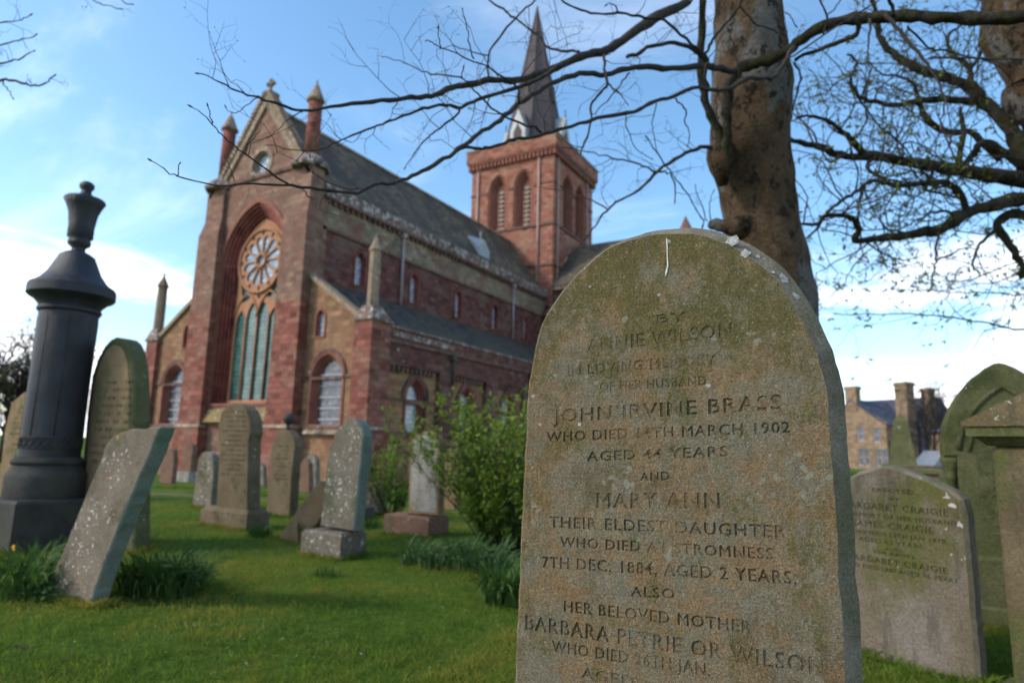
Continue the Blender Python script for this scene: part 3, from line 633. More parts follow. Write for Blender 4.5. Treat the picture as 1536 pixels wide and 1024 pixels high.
def carve(o, lines, depth, cutmat, y0=0., wob=.0):
    vs, fs = text_mesh(lines); vv = []
    for x, d, z in vs:
        k = depth*(1+wob*mn.noise(Vector((x*9, 3.3, z*9)))) if d*0+d > 0 else -.02
        vv.append((x, y0+k, z) if d > 0 else (x, y0-.02, z))
    me = bpy.data.meshes.new('cut'); me.from_pydata(vv, [], fs); bm = bmesh.new(); bm.from_mesh(me); bmesh.ops.recalc_face_normals(bm, faces=bm.faces); bm.to_mesh(me); bm.free()
    me.materials.append(o.data.materials[0]); me.materials.append(cutmat)
    for p in me.polygons: p.material_index = 1
    c = bpy.data.objects.new('cut', me); sc.collection.objects.link(c); c.matrix_world = wm(o)
    if cutmat.name not in [m.name for m in o.data.materials]: o.data.materials.append(cutmat)
    md = o.modifiers.new('b', 'BOOLEAN'); md.operation = 'DIFFERENCE'; md.object = c; md.solver = 'EXACT'; md.use_self = True
    bpy.context.view_layer.update(); dg = bpy.context.evaluated_depsgraph_get(); nm = bpy.data.meshes.new_from_object(o.evaluated_get(dg))
    o.modifiers.clear(); old = o.data
    if len(nm.polygons) > len(old.polygons): o.data = nm
    bpy.data.objects.remove(c)

# ---- the large stone in the foreground
PHI = R_(8); MP = CAM + ray(773, 1000)*1.6
t0_ = thing('headstone', 'large round-topped brown headstone with worn lettering filling the right foreground', 'gravestone', (MP.x, MP.y, 0), PHI)
def ms(px, py): q = onP(px, py, MP, PHI)-MP; return (q.x*math.cos(PHI)+q.y*math.sin(PHI), q.z+MP.z)
out_px = [(790,600), (795,560), (805,510), (825,460), (860,415), (905,375), (950,352), (985,342), (1040,338), (1090,347), (1130,365), (1170,392), (1200,425), (1227,470), (1250,520), (1263,560), (1270,600), (1274, 660)]
op = [ms(*p) for p in out_px]; zl = op[0]
op = [(p[0], p[1]) for p in op]
curve = spline([Vector((p[0], p[1], 0)) for p in op], 4)
xr = op[-1][0]; poly = [(-.012, -.15), (xr+.014, -.15), (xr+.004, .8)] + [(p.x, p.y) for p in reversed(curve)] + [(.0, .8)]
poly = [(x+.0035*mn.noise(Vector((x*14, z*14, 1))), z+.0035*mn.noise(Vector((x*14, z*14, 7)))) for x, z in resample(poly, .016, .0009, 5)]
def main_mat(name='close_sandstone', gain=.76, dirt=0):
    t = NT(name, .93, .2); o = t.obj
    b = t.mix(t.map(t.noise(5, 7, .7), .35, .65), (.235, .152, .078), (.25, .185, .11))
    b = t.mix(t.mul(t.map(t.noise(7, 8, .72, t.vec(1, 1, 1, (3, 2, 7))), .42, .58), .8), b, (.19, .185, .14))
    z = t.xyz()[2]; x = t.xyz()[0]
    up = t.map(z, 1.25, 1.80); gr = t.map(t.mul(t.noise(11, 8, .78, t.vec(1, 1, .6, (1, 8, 1))), t.mul(up, .12), 'ADD'), .50, .64)
    b = t.mix(t.mul(gr, .85), b, (.115, .105, .034)); b = t.mix(t.mul(t.map(t.noise(6, 8, .75, t.vec(1, 1, .5, (9, 4, 2))), .54, .66), .6), b, (.12, .078, .035))
    b = t.mix(t.mul(t.map(t.noise(11, 7, .7, t.vec(1, 1, 1, (7, 1, 2))), .60, .70), .35), b, (.22, .12, .05))
    b = t.mix(t.mul(t.map(t.noise(2.3, 6, .65, t.vec(1, 1, .6, (4, 4, 4))), .55, .70), .5), b, (.105, .07, .03))
    g1 = t.noise(430, 3, .7); g2 = t.noise(150, 5, .75); g3 = t.noise(38, 6, .7, t.vec(1, 1, 1, (2, 5, 1)))
    b = t.mix(.85, b, t.ramp(g2, [(.28, (.38, .38, .37)), (.5, (1, 1, 1)), (.74, (1.75, 1.7, 1.6))]), 'MULTIPLY')
    b = t.mix(.8, b, t.ramp(g1, [(.3, (.35, .35, .34)), (.5, (.95, .95, .93)), (.68, (1.9, 1.85, 1.7))]), 'MULTIPLY')
    b = t.mix(.5, b, t.ramp(g3, [(.3, (.6, .6, .58)), (.7, (1.35, 1.35, 1.35))]), 'MULTIPLY')
    w = t.n('ShaderNodeMixRGB', {0: .025, 1: o, 2: t.n('ShaderNodeTexNoise', {'Vector': o, 'Scale': 45.}).outputs[1]}).outputs[0]
    msk = t.map(t.noise(6, 5, .7, t.vec(1, 1, 1, (5, 9, 3))), .46, .66)
    d = t.voro(34, w).outputs[0]; b = t.mix(t.mul(t.map(t.mul(d, t.mul(msk, .33), 'SUBTRACT'), -.05, .05, .75, 0), msk), b, (.30, .31, .25))
    d = t.voro(150, w).outputs[0]; b = t.mix(t.mul(t.map(d, .12, .26, .7, 0), t.map(t.noise(20, 4), .40, .56)), b, (.42, .38, .28))
    d = t.voro(75, w).outputs[0]; b = t.mix(t.mul(t.map(d, .08, .16, .8, 0), t.map(t.noise(14, 3, .5, t.vec(1, 1, 1, (0, 0, 9))), .52, .62)), b, (.03, .028, .02))
    # chamfer and edges carry a darker grey crust, the right side painted-in shade
    b = t.mix(1., b, (gain, gain, gain), 'MULTIPLY')
    if dirt: b = t.mix(t.mul(t.map(t.noise(30, 5, .7, t.vec(1, 1, 1, (6, 6, 6))), .36, .60), dirt), b, (.028, .025, .014))
    n1_ = t.bump(t.mul(t.mul(g2, .8), t.mul(g3, 1.2), 'ADD'), .9, .006); t.bump(g1, .6, .002, n1_)
    return t.col(b)
G['main'] = main_mat(); G['cut'] = main_mat('dirt_in_letters', .71, .18)
G['crust'] = gravemat('grey_crusted_edge', (.23, .195, .145), (.32, .28, .215), (.18, .175, .10), .6, .35, (.40, .40, .37), fine=190, seed=21, mid=14)
G['shadegreen'] = gravemat('blue_green_shaded_side', (.20, .26, .225), (.27, .32, .27), (.16, .24, .18), .5, .2, (.3, .33, .3), fine=120, seed=22, mid=10)  # skylit blue-green of the shaded right sides put into the colour
b = MB(); slab(b, poly, .135, .037, 0, 0, 0, 0, lambda x, z: .16+.84*max(0., min(1., (x-.22)/.40))); mo = b.build('slab', G['main'], t0_, False); n_ = len(poly)
mo.data.materials.append(G['crust']); mo.data.materials.append(G['shadegreen'])
for i, p in enumerate(mo.data.polygons):
    if len(p.vertices) == 4: p.material_index = (1 if p.normal.x > .25 or p.normal.z > .35 else 0) if min(mo.data.vertices[v].co.y for v in p.vertices) < .01 else (2 if p.normal.x > .8 else 1)
def ln(txt, a, c, h, dz=0):
    a, c = ms(*a), ms(*c); w = c[0]-a[0]; return (txt, (a[0]+c[0])/2, (a[1]+c[1])/2-h/2+dz, w, h, (c[1]-a[1])/w)
L1 = [ln('BY', (985,478), (1030,474), .022), ln('ANNIE WILSON', (880,519), (1098,494), .034), ln('IN LOVING MEMORY', (852,556), (1075,538), .026), ln('OF HER HUSBAND', (900,580), (1060,570), .022),
      ln('JOHN IRVINE BRASS', (830,624), (1172,602), .034), ln('WHO DIED 14TH MARCH 1902', (820,655), (1185,640), .025), ln('AGED 44 YEARS', (880,684), (1092,676), .024), ln('AND', (960,714), (1004,713), .020),
      ln('MARY ANN', (895,750), (1080,750), .036), ln('THEIR ELDEST DAUGHTER', (824,782), (1180,797), .027), ln('WHO DIED AT STROMNESS', (840,812), (1160,830), .024), ln('7TH DEC. 1884, AGED 2 YEARS.', (813,842), (1195,866), .027),
      ln('ALSO', (946,886), (1012,890), .022), ln('HER BELOVED MOTHER', (846,908), (1128,940), .026), ln('BARBARA PETRIE OR WILSON', (788, 932), (1237, 1000), .034), ln('WHO DIED 26TH JAN.', (828,968), (1066,1004), .026), ln('AGED', (872,1008), (952,1022), .024)]
carve(mo, L1[4:], .0030, G['cut'], 0, 1.15); carve(mo, L1[:4], .0014, G['cut'], 0, 1.2)
# lichen crusts on the shoulder and the bird lime streak
def blot(cx, cz, r, seed, y0=0.):
    rng = random.Random(seed); return [(cx+r*(1+.75*mn.noise(Vector((math.cos(a)*2.4, math.sin(a)*2.4, seed*3.7))))*math.cos(a)*1.15, cz+r*(1+.75*mn.noise(Vector((math.cos(a)*2.4, math.sin(a)*2.4, seed*3.7+9))))*math.sin(a)) for a in [2*math.pi*k/22 for k in range(22)]]
for k, (x, y, r) in enumerate(((1098, 361, .013), (1003, 362, .004), (1118, 380, .009), (1160, 408, .003), (885, 430, .003), (1063, 578, .005), (988, 442, .004), (870, 636, .004), (800, 594, .004), (810, 636, .004))):
    b = MB(); c = ms(x, y); b.prism(blot(*c, r, k+1), [], lambda u, v, d: (u, d, v), -.0005, .004); b.build('lichen_patch', G['white'], t0_, False)
for k, (x, y, r) in enumerate(((1133, 377, .008), (1183, 411, .012), (1212, 437, .008))):
    c = ms(x, y); b = MB(); ii = min(range(len(poly)), key=lambda q: (poly[q][0]-c[0])**2+(poly[q][1]-c[1])**2); pi_ = inset(poly, .037)[ii]     # these sit on the chamfer
    po = poly[ii]; ctr = Vector(((po[0]+pi_[0])/2, .0185, (po[1]+pi_[1])/2)); od = Vector((po[0]-pi_[0], 0, po[1]-pi_[1])).normalized(); na = (od-Vector((0, 1, 0))).normalized(); ua = Vector((0, 1, 0)).cross(od).normalized(); va = na.cross(ua)
    b.prism(blot(0, 0, r, k+40), [], lambda u, v, d: ctr+ua*u+va*v-na*d, -.0006, .006); b.build('lichen_patch', G['white'], t0_, False)
b = MB(); sp_ = [ms(*p) for p in ((1000, 358), (1001, 370), (1001, 385), (1002, 398), (1000, 408), (998, 415))]
b.tube([(x, -.0006, z) for x, z in sp_], [.0012, .0016, .0013, .002, .003, .0012], 6); b.build('bird_dropping', G['dropping'], t0_, False)

# ---- leaning slab at the left
t, P, pl, o = grave('headstone', 'lichen-spotted grey slab tilted sideways in front of the dark urn pillar', (130, 912),
   [(72, 880), (80, 858), (100, 810), (125, 750), (148, 695), (160, 664), (168, 655), (180, 650), (197, 643), (206, 642), (214, 645), (224, 639), (240, 641), (226, 676), (205, 725), (180, 785), (152, 855), (134, 912), (124, 930)], .125, G['grey'], jit=.006, seed=3, ch=.012)
o.data.materials.append(G['shadegreen'])
for p in o.data.polygons:
    if p.normal.x > .5: p.material_index = 1
# ---- arched stone with a moulded rim
t, P, pl, o = grave('headstone', 'tall round-arched tan headstone with raised green rim, behind the tilted slab', (200, 832),
   [(112, 835), (116, 765), (124, 690), (130, 620), (137, 565), (146, 538), (156, 519), (165, 509), (173, 505), (182, 507), (190, 514), (195, 526), (199, 545), (201, 575), (201, 640), (201, 740), (200, 835)], .19, G['olive'], jit=.003, ch=.02, seed=4)
ip = inset(resample(pl, .08), .10); ip = [p for p in ip if p[1] > .12]
b = MB(); b.prism(ip, [], lambda u, v, d: (u, d, v), -.004, .02); b.build('inscription_panel', G['tanface'], t, False)
xs = [p[0] for p in ip]; b = worn_lines(min(xs)+.08, max(xs)-.07, .95, 2.0, 11, 4, -.007, .42); b.build('worn_lettering', G['mossy'], t, False)
# ---- pillar with urn
UP = Vector((17.78, -16.05, 0)); t = thing('urn_monument', 'dark granite pillar monument carrying an urn, at the left edge', 'monument', UP, 0); t.matrix_basis = t.matrix_basis @ Matrix.Rotation(-.018, 4, Vector((.44, .9, 0)).normalized())
boxpart(t, 'plinth', G['graniterough'], (-.5, -.5, -.1), (.5, .5, .56), .03)
def turned(prof, name, mat): b = MB(); b.lathe(prof, (0, 0, 0), 40); o = b.build(name, mat, t, False); o.data.set_sharp_from_angle(angle=R_(32)); return o
turned([(.40, .56), (.41, .60), (.41, .80), (.405, .83), (.385, .87), (.36, .92), (.352, .94), (.37, .955), (.378, .975), (.37, 1.0), (.345, 1.015), (.335, 1.04)], 'pedestal', G['graniterough'])
turned([(.318, 1.04), (.315, 1.13), (.312, 2.0), (.318, 2.80)], 'shaft', G['granite'])
b = MB()
for k in range(8):
    a = math.pi/8+k*math.pi/4; b.tube([(.313*math.cos(a), .313*math.sin(a), 1.28), (.310*math.cos(a), .310*math.sin(a), 2.0), (.316*math.cos(a), .316*math.sin(a), 2.72)], [.006]*3, 5)
b.build('fillet', G['granite'], t, False)
b = MB()
for z in (1.14, 1.26): b.tube([(.318*math.cos(a), .318*math.sin(a), z) for a in [6.2832*i/40 for i in range(41)]], [.009]*41, 5)
for s_ in (0, 1):
    b.tube([(.317*math.cos(a), .317*math.sin(a), 1.20+.045*math.sin(a*12+s_*math.pi)) for a in [6.2832*i/160 for i in range(161)]], [.008]*161, 5)
b.build('lattice_band', G['graniterough'], t, False)
turned([(.322, 2.79), (.345, 2.82), (.345, 2.845), (.33, 2.865), (.345, 2.90), (.40, 2.96), (.455, 2.99), (.475, 3.01), (.475, 3.12), (.455, 3.15)], 'capital', G['granite'])
turned([(.44, 3.15), (.36, 3.22), (.29, 3.32), (.235, 3.45), (.205, 3.52), (.20, 3.54), (.16, 3.57), (.13, 3.59)], 'bell_cap', G['granite'])
b = MB(); b.lathe([(.10, 3.58), (.075, 3.63), (.08, 3.66), (.125, 3.70), (.13, 3.74), (.115, 3.77), (.145, 3.80), (.145, 3.95), (.165, 4.12), (.20, 4.22), (.235, 4.29), (.22, 4.315), (.14, 4.34), (.085, 4.37), (.06, 4.40), (.06, 4.44), (.085, 4.47), (.085, 4.52), (.05, 4.55), (.0, 4.555)], (0, 0, 0), 20); b.build('urn', G['granite'], t, False)
# ---- stone behind the pillar
t, P, pl, o = grave('headstone', 'pale tan inscribed headstone half hidden behind the dark urn pillar', (33, 750), [(-10, 770), (0, 705), (8, 640), (18, 602), (36, 588), (62, 588), (62, 770)], .16, G['tan'], seed=5)
xs = [p[0] for p in pl]; worn_lines(min(xs)+.2, max(xs)-.1, .6, 1.9, 12, 9, -.003).build('worn_lettering', G['mossy'], t, False)
# ---- keyhole shaped stone on a stepped base
t, P, pl, o = grave('headstone', 'tall olive brown keyhole-shaped headstone on a wide stepped base', (372, 797),
   [(323, 772), (327, 700), (329, 668), (327, 656), (327, 636), (332, 617), (340, 608), (350, 604), (360, 606), (369, 615), (375, 630), (376, 648), (373, 661), (372, 700), (371, 772)], .22, G['brown'], seed=6)
xs = [p[0] for p in pl]; z0 = .28
boxpart(t, 'base', G['brown'], (min(xs)-.12, -.06, -.1), (.02, .34, .30), .06)
worn_lines(min(xs)+.12, max(xs)-.12, .75, 1.75, 14, 12, -.003, .4).build('worn_lettering', G['mossy'], t, False)
# ---- smaller stones towards the church
def plain(label, fr, pts, th, mat, seed, text=None, name='headstone'):
    t, P, pl, o = grave(name, label, fr, pts, th, mat, seed=seed); xs = [p[0] for p in pl]; zs = [p[1] for p in pl]
    if text: worn_lines(min(xs)+.1, max(xs)-.1, max(zs)*.4, max(zs)*.82, text, seed, -.003).build('worn_lettering', G['mossy'], t, False)
    return t, P, pl
plain('small grey-brown round-topped headstone just left of the tall keyhole-shaped one', (316, 764), [(288, 762), (293, 715), (297, 688), (302, 679), (310, 677), (317, 681), (320, 690), (320, 712), (316, 766)], .14, G['grey2'], 7, 6)
t, P, pl = plain('round-headed brown headstone topped by a small dark ball finial', (434, 776), [(399, 772), (403, 710), (406, 675), (410, 656), (416, 647), (424, 643), (433, 646), (440, 656), (443, 668), (440, 690), (437, 720), (434, 778)], .18, G['brown'], 8, 9)
b = MB(); fz = max(p[1] for p in pl); fx = [p[0] for p in pl if p[1] == fz][0]; b.lathe([(.06, -.03), (.035, .04), (.03, .07), (.075, .11), (.10, .17), (.095, .22), (.06, .26), (.02, .285), (.0, .29)], (fx+.03, .09, fz), 14); b.build('ball_finial', G['graniterough'], t, False)
# ---- spotted stone leaning over its plinth
t, P, pl, o = grave('headstone', 'white-spotted grey headstone with stepped shoulders leaning on a lichened block base', (507, 840),
   [(466, 790), (472, 735), (477, 692), (481, 666), (487, 660), (488, 648), (498, 637), (509, 625), (522, 629), (529, 641), (532, 653), (529, 690), (522, 750), (517, 799)], .16, G['grey2'], seed=9)
o.location.y = .14
o.data.materials.append(G['shadegreen'])
for p in o.data.polygons:
    if p.normal.x > .6: p.material_index = 1
boxpart(t, 'base', G['grey2'], (-.60, 0, -.1), (.02, .42, .285), .03)
t, P, pl, o = grave('broken_slab', 'broken stone slab lying aslant against the white-spotted leaning headstone', (441, 812), [(417, 808), (430, 786), (468, 733), (480, 722), (488, 735), (486, 770), (452, 816)], .10, G['tan'], seed=10, jit=.006, cat='stone slab')
# ---- pale panel stone on a red block
t, P, pl, o = grave('headstone', 'ochre-edged headstone with a pale grey face on a long red block base', (640, 807),
   [(601, 772), (603, 700), (605, 663), (611, 654), (620, 649), (630, 645), (640, 649), (648, 656), (650, 665), (648, 775)], .13, G['tan'], seed=11)
o.location.y = .16; ip = inset(resample(pl, .08), .045); ip = [p for p in ip if p[1] > .33]
b = MB(); b.prism(ip, [], lambda u, v, d: (u, d, v), .154, .18); b.build('face_panel', G['pale'], t, False)
xs = [p[0] for p in ip]; worn_lines(min(xs)+.05, max(xs)-.05, .6, 1.25, 10, 14, .1525, .34, .6).build('worn_lettering', G['grey2'], t, False)
boxpart(t, 'base', G['redst'], (-.80, 0, -.1), (.02, .5, .28), .02)
plain('short pale round-topped headstone deep in the leaves right of the ochre-edged one', (687, 762), [(657, 765), (659, 690), (662, 678), (670, 673), (680, 674), (686, 682), (688, 700), (687, 765)], .14, G['tan'], 12)
plain('squat red-brown headstone against the foot of the left buttress', (257, 724), [(238, 724), (242, 690), (248, 677), (255, 672), (260, 675), (261, 690), (257, 726)], .14, G['redst'], 13)
t, P, pl = plain('narrow dark red headstone on a whitened foot below the left buttress', (284, 718), [(271, 716), (274, 676), (277, 667), (283, 664), (288, 667), (289, 676), (284, 718)], .16, G['redst'], 14)
boxpart(t, 'base', G['pale'], (-.66, -.08, -.1), (.06, .34, .22), .03)
plain('low dark red headstone behind the ball-topped headstone', (463, 740), [(447, 738), (448, 700), (452, 692), (458, 690), (463, 695), (464, 740)], .15, G['redst'], 15)
plain('short grey lichened stone tucked behind the low dark red headstone', (474, 730), [(455, 730), (455, 690), (461, 682), (468, 681), (474, 690), (474, 732)], .15, G['grey2'], 16)
t, P, pl = plain('dark-sided headstone on a black block half hidden behind the white-spotted one', (536, 779), [(516, 775), (518, 715), (524, 704), (532, 703), (538, 710), (538, 775)], .14, G['graniterough'], 17)
boxpart(t, 'base', G['granite'], (-.30, -.05, -.05), (.08, .34, .17), .02)
plain('squat worn headstone just left of the small thin shrub', (569, 773), [(547, 772), (549, 738), (556, 724), (566, 722), (571, 735), (569, 775)], .14, G['grey2'], 18)
plain('tiny grey headstone just right of the keyhole-shaped one', (395, 728), [(384, 729), (385, 702), (390, 694), (395, 701), (396, 730)], .12, G['grey2'], 19)
# ---- right hand stones
PC = Vector((26.81, -15.217, 0)); t = thing('headstone', 'blotched low-gabled headstone standing right behind the large foreground one', 'gravestone', PC, R_(-25))
b = MB(); slab(b, [(-.76, -.15), (.1, -.15), (.104, .97), (.088, 1.05), (.035, 1.10), (-.1, 1.165), (-.25, 1.222), (-.314, 1.24), (-.38, 1.236), (-.52, 1.19), (-.68, 1.10), (-.74, 1.05), (-.76, .97)], .11, .022, 0, .003, .04, 3)
o = b.build('slab', G['craig'], t, False); o.data.materials.append(G['crust'])
for p in o.data.polygons:
    if p.normal.y > -.95 and p.normal.y < .5: p.material_index = 1
cx = -.33
carve(o, [('ERECTED', cx+.02, 1.062, .26, .026, -.0), ('BY', cx+.03, 1.012, .07, .022, 0), ('MARGARET CRAIGIE', cx+.01, .945, .66, .040, 0), ('IN MEMORY OF HER HUSBAND', cx+.02, .89, .72, .028, 0), ('JAMES CRAIGIE', cx, .828, .50, .040, 0), ('WHO DIED 12TH JAN 1870', cx+.01, .778, .60, .026, 0),
   ('AGED 62 YEARS', cx-.02, .730, .40, .026, 0), ('ALSO', cx, .692, .10, .018, 0), ('THE ABOVE', cx, .660, .26, .022, 0), ('MARGARET CRAIGIE', cx, .600, .62, .038, 0), ('WHO DIED 1887 AGED 76 YEARS', cx+.01, .555, .70, .026, 0)], .005, G['cutpale'], 0, .3)
P13 = Vector((27.35, -13.62, 0)); t = thing('headstone', 'tall green pointed-arch headstone with carved side columns on stepped blocks', 'gravestone', P13)
boxpart(t, 'base', G['green'], (-.62, -.10, -.15), (.62, .42, .17), .02); boxpart(t, 'base', G['green'], (-.52, -.03, .17), (.52, .34, .54), .03)
hw = .44; gp = [(hw, 1.30), (hw, 1.40), (.415, 1.57), (.37, 1.70), (.295, 1.83), (.19, 1.955), (.10, 2.03), (.035, 2.068), (0, 2.075)]; gp = gp+[(-x, z) for x, z in reversed(gp[:-1])]
b = MB(); slab(b, [(-.34, .52), (.34, .52), (.34, 1.30)]+gp+[(-.34, 1.30)], .22, .02, 0, .002, .05, 8); b.build('slab', G['green'], t, False)
ap = arch(0, 1.25, .33, 1.28, 1.88, 8)[2:-1]; b = MB(); b.tube([(x, -.005, z) for x, z in ap], [.020]*len(ap), 6)
ap = arch(0, 1.25, .26, 1.28, 1.76, 8)[2:-1]; b.tube([(x, -.003, z) for x, z in ap], [.016]*len(ap), 6); b.build('arch_moulding', G['green'], t, False)
for sx in (-1, 1):
    b = MB(); b.lathe([(.05, .54), (.05, .60), (.036, .63), (.036, 1.12), (.046, 1.135), (.036, 1.15), (.045, 1.2), (.07, 1.27), (.075, 1.30)], (sx*.385, .07, 0), 14); b.build('column', G['green'], t, False)
worn_lines(-.24, .24, .68, 1.5, 14, 31, -.003, .38).build('worn_lettering', G['mossy'], t, False)
P14 = dep(1515, 980, 3.4); P14.z = 0; t = thing('pedestal_tomb', 'brown pedestal tomb with gabled cornice cap cut off by the right frame edge', 'monument', P14, R_(-25))
boxpart(t, 'base', G['mossy'], (-.08, -.06, -.15), (.72, .52, .12), .02)
b = MB(); b.add([(-.0, 0, .1), (.62, 0, .1), (.62, .46, .1), (0, .46, .1), (.0, 0, 1.37), (.62, 0, 1.37), (.62, .46, 1.37), (.0, .46, 1.37)], [(0,3,2,1),(4,5,6,7),(0,1,5,4),(1,2,6,5),(2,3,7,6),(3,0,4,7)])
b.v = [(x, y, z) for x, y, z in b.v]; sh = b.build('shaft', G['mossy'], t, False)
bv = sh.modifiers.new('b', 'BEVEL'); bv.width = .025; bv.segments = 1
b = MB(); b.frustum((.31, .23, 1.37), (.32, .24), (.31, .23, 1.42), (.37, .29)); b.box((-.085, -.085, 1.42), (.705, .545, 1.475)); b.build('cornice', G['green'], t, False)
b = MB(); b.prism([(-.10, 1.475), (.72, 1.475), (.72, 1.50), (.31, 1.70), (-.10, 1.50)], [], lambda u, v, d: (u, d, v), -.10, .56); b.build('gabled_cap', G['mossy'], t, False)
# obelisk and a flat pedestal beyond
PO = dep(1354, 690, 14); t = thing('obelisk', 'slim weathered obelisk peeping over the blotched low-gabled headstone', 'monument', (PO.x, PO.y, 0))
k = 14/FPX; boxpart(t, 'base', G['mossy'], (-.42, -.42, -.2), (.42, .42, 1.12), .03)
b = MB(); b.frustum((0, 0, 1.12), (.26, .26), (0, 0, 2.06), (.13, .13)); b.frustum((0, 0, 2.06), (.13, .13), (0, 0, 2.22), (.01, .01)); b.build('shaft', G['olive'], t, False)
PO = dep(1392, 700, 11); t = thing('pedestal_tomb', 'low flat-topped stone pedestal between the obelisk and the green pointed-arch headstone', 'monument', (PO.x, PO.y, 0))
boxpart(t, 'base', G['tan'], (-.14, -.14, -.2), (.14, .14, 1.02), .01); boxpart(t, 'cap', G['olive'], (-.2, -.2, 1.02), (.2, .2, 1.10), .02)
# ================================================================== ground, path and lawn
def gz(x, y):
    d = max(0., min(1., (y+11.5)/9.)); d = d*d*(3-2*d)
    r = math.hypot(x-CAM.x, y-CAM.y); near = max(0., min(1., (r-1.5)/3))
    return -.55*d + .035*near*mn.noise(Vector((x*.45, y*.45, 1.7))) + .012*mn.noise(Vector((x*1.7, y*1.7, 4.2)))
def lawn_mat():
    t = NT('lawn', 1., .1); o = t.obj
    b = t.mix(t.map(t.noise(.55, 6, .6), .36, .62), (.045, .095, .010), (.080, .14, .016))
    b = t.mix(t.mul(t.map(t.noise(1.1, 6, .7, t.vec(1, 1, 1, (7, 3, 0))), .52, .68), .8), b, (.15, .15, .025))
    b = t.mix(t.mul(t.map(t.noise(2.1, 6, .7, t.vec(1, 1, 1, (2, 9, 0))), .63, .70), .7), b, (.13, .10, .05))
    f = t.noise(45, 5, .75); b = t.mix(.9, b, t.ramp(f, [(.28, (.35, .35, .35)), (.72, (1.6, 1.6, 1.5))]), 'MULTIPLY')
    t.bump(t.mul(f, t.noise(9, 4), 'ADD'), .9, .04); return t.col(b)
M['lawn'] = lawn_mat()
def axis(c, near, far):
    p = [0.]; s = .35
    while p[-1] < far: p.append(p[-1]+s); s = s if p[-1] < near else s*1.22
    return [c-v for v in reversed(p[1:])]+[c+v for v in p]
xs_, ys_ = axis(22, 16, 900), axis(-12, 14, 900); b = MB(); nx = len(xs_)
b.add([(x, y, gz(x, y)) for y in ys_ for x in xs_], [(j*nx+i, j*nx+i+1, (j+1)*nx+i+1, (j+1)*nx+i) for j in range(len(ys_)-1) for i in range(nx-1)], True)
tag(b.build('ground', M['lawn'], fix=False), kind='structure')
# a narrow bare path in front of the church
b = MB(); vs = []; A, B_ = Vector((4, -14.2, 0)), Vector((24, -5.6, 0)); n_ = 50; d_ = (B_-A).normalized(); s_ = Vector((-d_.y, d_.x, 0))
for i in range(n_+1):
    p = A.lerp(B_, i/n_); w = .20*(1+.3*mn.noise(p*1.3))
    for k in (-1, 1): q = p+s_*w*k; vs.append((q.x, q.y, gz(q.x, q.y)+.006))
b.add(vs, [(2*i, 2*i+1, 2*i+3, 2*i+2) for i in range(n_)])
tag(b.build('path', simple('bare_earth_path', (.17, .115, .08), .95, .1, 0, .35, 8)), kind='structure')
def leafmat(name, c1, c2, rough=.6, tr=.35, s_=25, c3=None):
    t = NT(name, rough, .3); b = t.mix(t.map(t.noise(s_, 2, .5), .35, .65), c1, c2)
    if c3: b = t.mix(t.map(t.noise(s_*.09, 6, .65, t.vec(1, 1, 1, (3, 3, 3))), .44, .64), b, c3)
    t.col(b); tl = t.n('ShaderNodeBsdfTranslucent', {'Color': b}); mx_ = t.n('ShaderNodeMixShader', {0: tr, 1: t.b.outputs[0], 2: tl.outputs[0]})
    out = t.t.nodes['Material Output']; t.t.links.new(mx_.outputs[0], out.inputs[0]); return t.m
rng = random.Random(11)
def blades(n, gen, mat, name, kind=None):
    vs = []; fs = []
    for _ in range(n):
        g = gen()
        if g is None: continue
        p, h, w, a, ln = g; c, s = math.cos(a), math.sin(a); k = len(vs); lx, ly = rng.gauss(0, ln), rng.gauss(0, ln)
        vs += [(p[0]-c*w, p[1]-s*w, p[2]), (p[0]+c*w, p[1]+s*w, p[2]), (p[0]+lx*.4+c*w*.7, p[1]+ly*.4+s*w*.7, p[2]+h*.6), (p[0]+lx, p[1]+ly, p[2]+h)]
        fs += [(k, k+1, k+2), (k, k+2, k+3)]
    me = bpy.data.meshes.new(name); me.from_pydata(vs, [], fs); me.materials.append(mat); o = bpy.data.objects.new(name, me); sc.collection.objects.link(o); return o
M['blade'] = leafmat('grass_blades', (.078, .142, .014), (.150, .218, .026), .8, .5, 10, (.25, .23, .035))
def ggen():
    r = 1.9*math.exp(rng.random()*math.log(15.5/1.9)); a = YAW+rng.uniform(-R_(46), R_(46)); x, y = CAM.x+r*math.sin(a), CAM.y+r*math.cos(a)
    pt = mn.noise(Vector((x*1.1, y*1.1, 8)))
    if pt > .45 and rng.random() < .6: return None
    q = .6+.4*r/4; return (x, y, gz(x, y)-.005), rng.uniform(.016, .042)*(1+.35*pt)*(1+1.5*max(0, mn.noise(Vector((x*5, y*5, 2)))))*min(1.5, .8+r*.06), rng.uniform(.0012, .0022)*q*1.15, rng.uniform(0, 6.28), .018
foot = [o for o in sc.objects if o.get('category') in ('gravestone', 'monument')]
feet = []
for o in foot:
    w_ = wm(o); xs2 = []; ys2 = []
    for c_ in o.children:
        if c_.type == 'MESH' and c_.name.split('.')[0] in ('slab', 'base', 'plinth', 'shaft'):
            for v in c_.data.vertices:
                q = c_.matrix_basis @ v.co
                if q.z < .25: xs2.append(q.x); ys2.append(q.y)
    if xs2: feet.append((w_, min(xs2), max(xs2), min(ys2), max(ys2)))
def tgen():
    w_, x0, x1, y0, y1 = rng.choice(feet); e = rng.uniform(0, .06); k = rng.random()
    if k < .55: q = Vector((rng.uniform(x0, x1), y0-e, 0))
    elif k < .9: q = Vector((x1+e, rng.uniform(y0, y1), 0))
    else: q = Vector((x0-e, rng.uniform(y0, y1), 0))
    q = w_ @ q; return (q.x, q.y, gz(q.x, q.y)-.005), rng.uniform(.03, .10)*(1-e*6), rng.uniform(.0018, .003), rng.uniform(0, 6.28), .03
def both():
    both.i += 1; return tgen() if both.i % 16 == 0 else ggen()
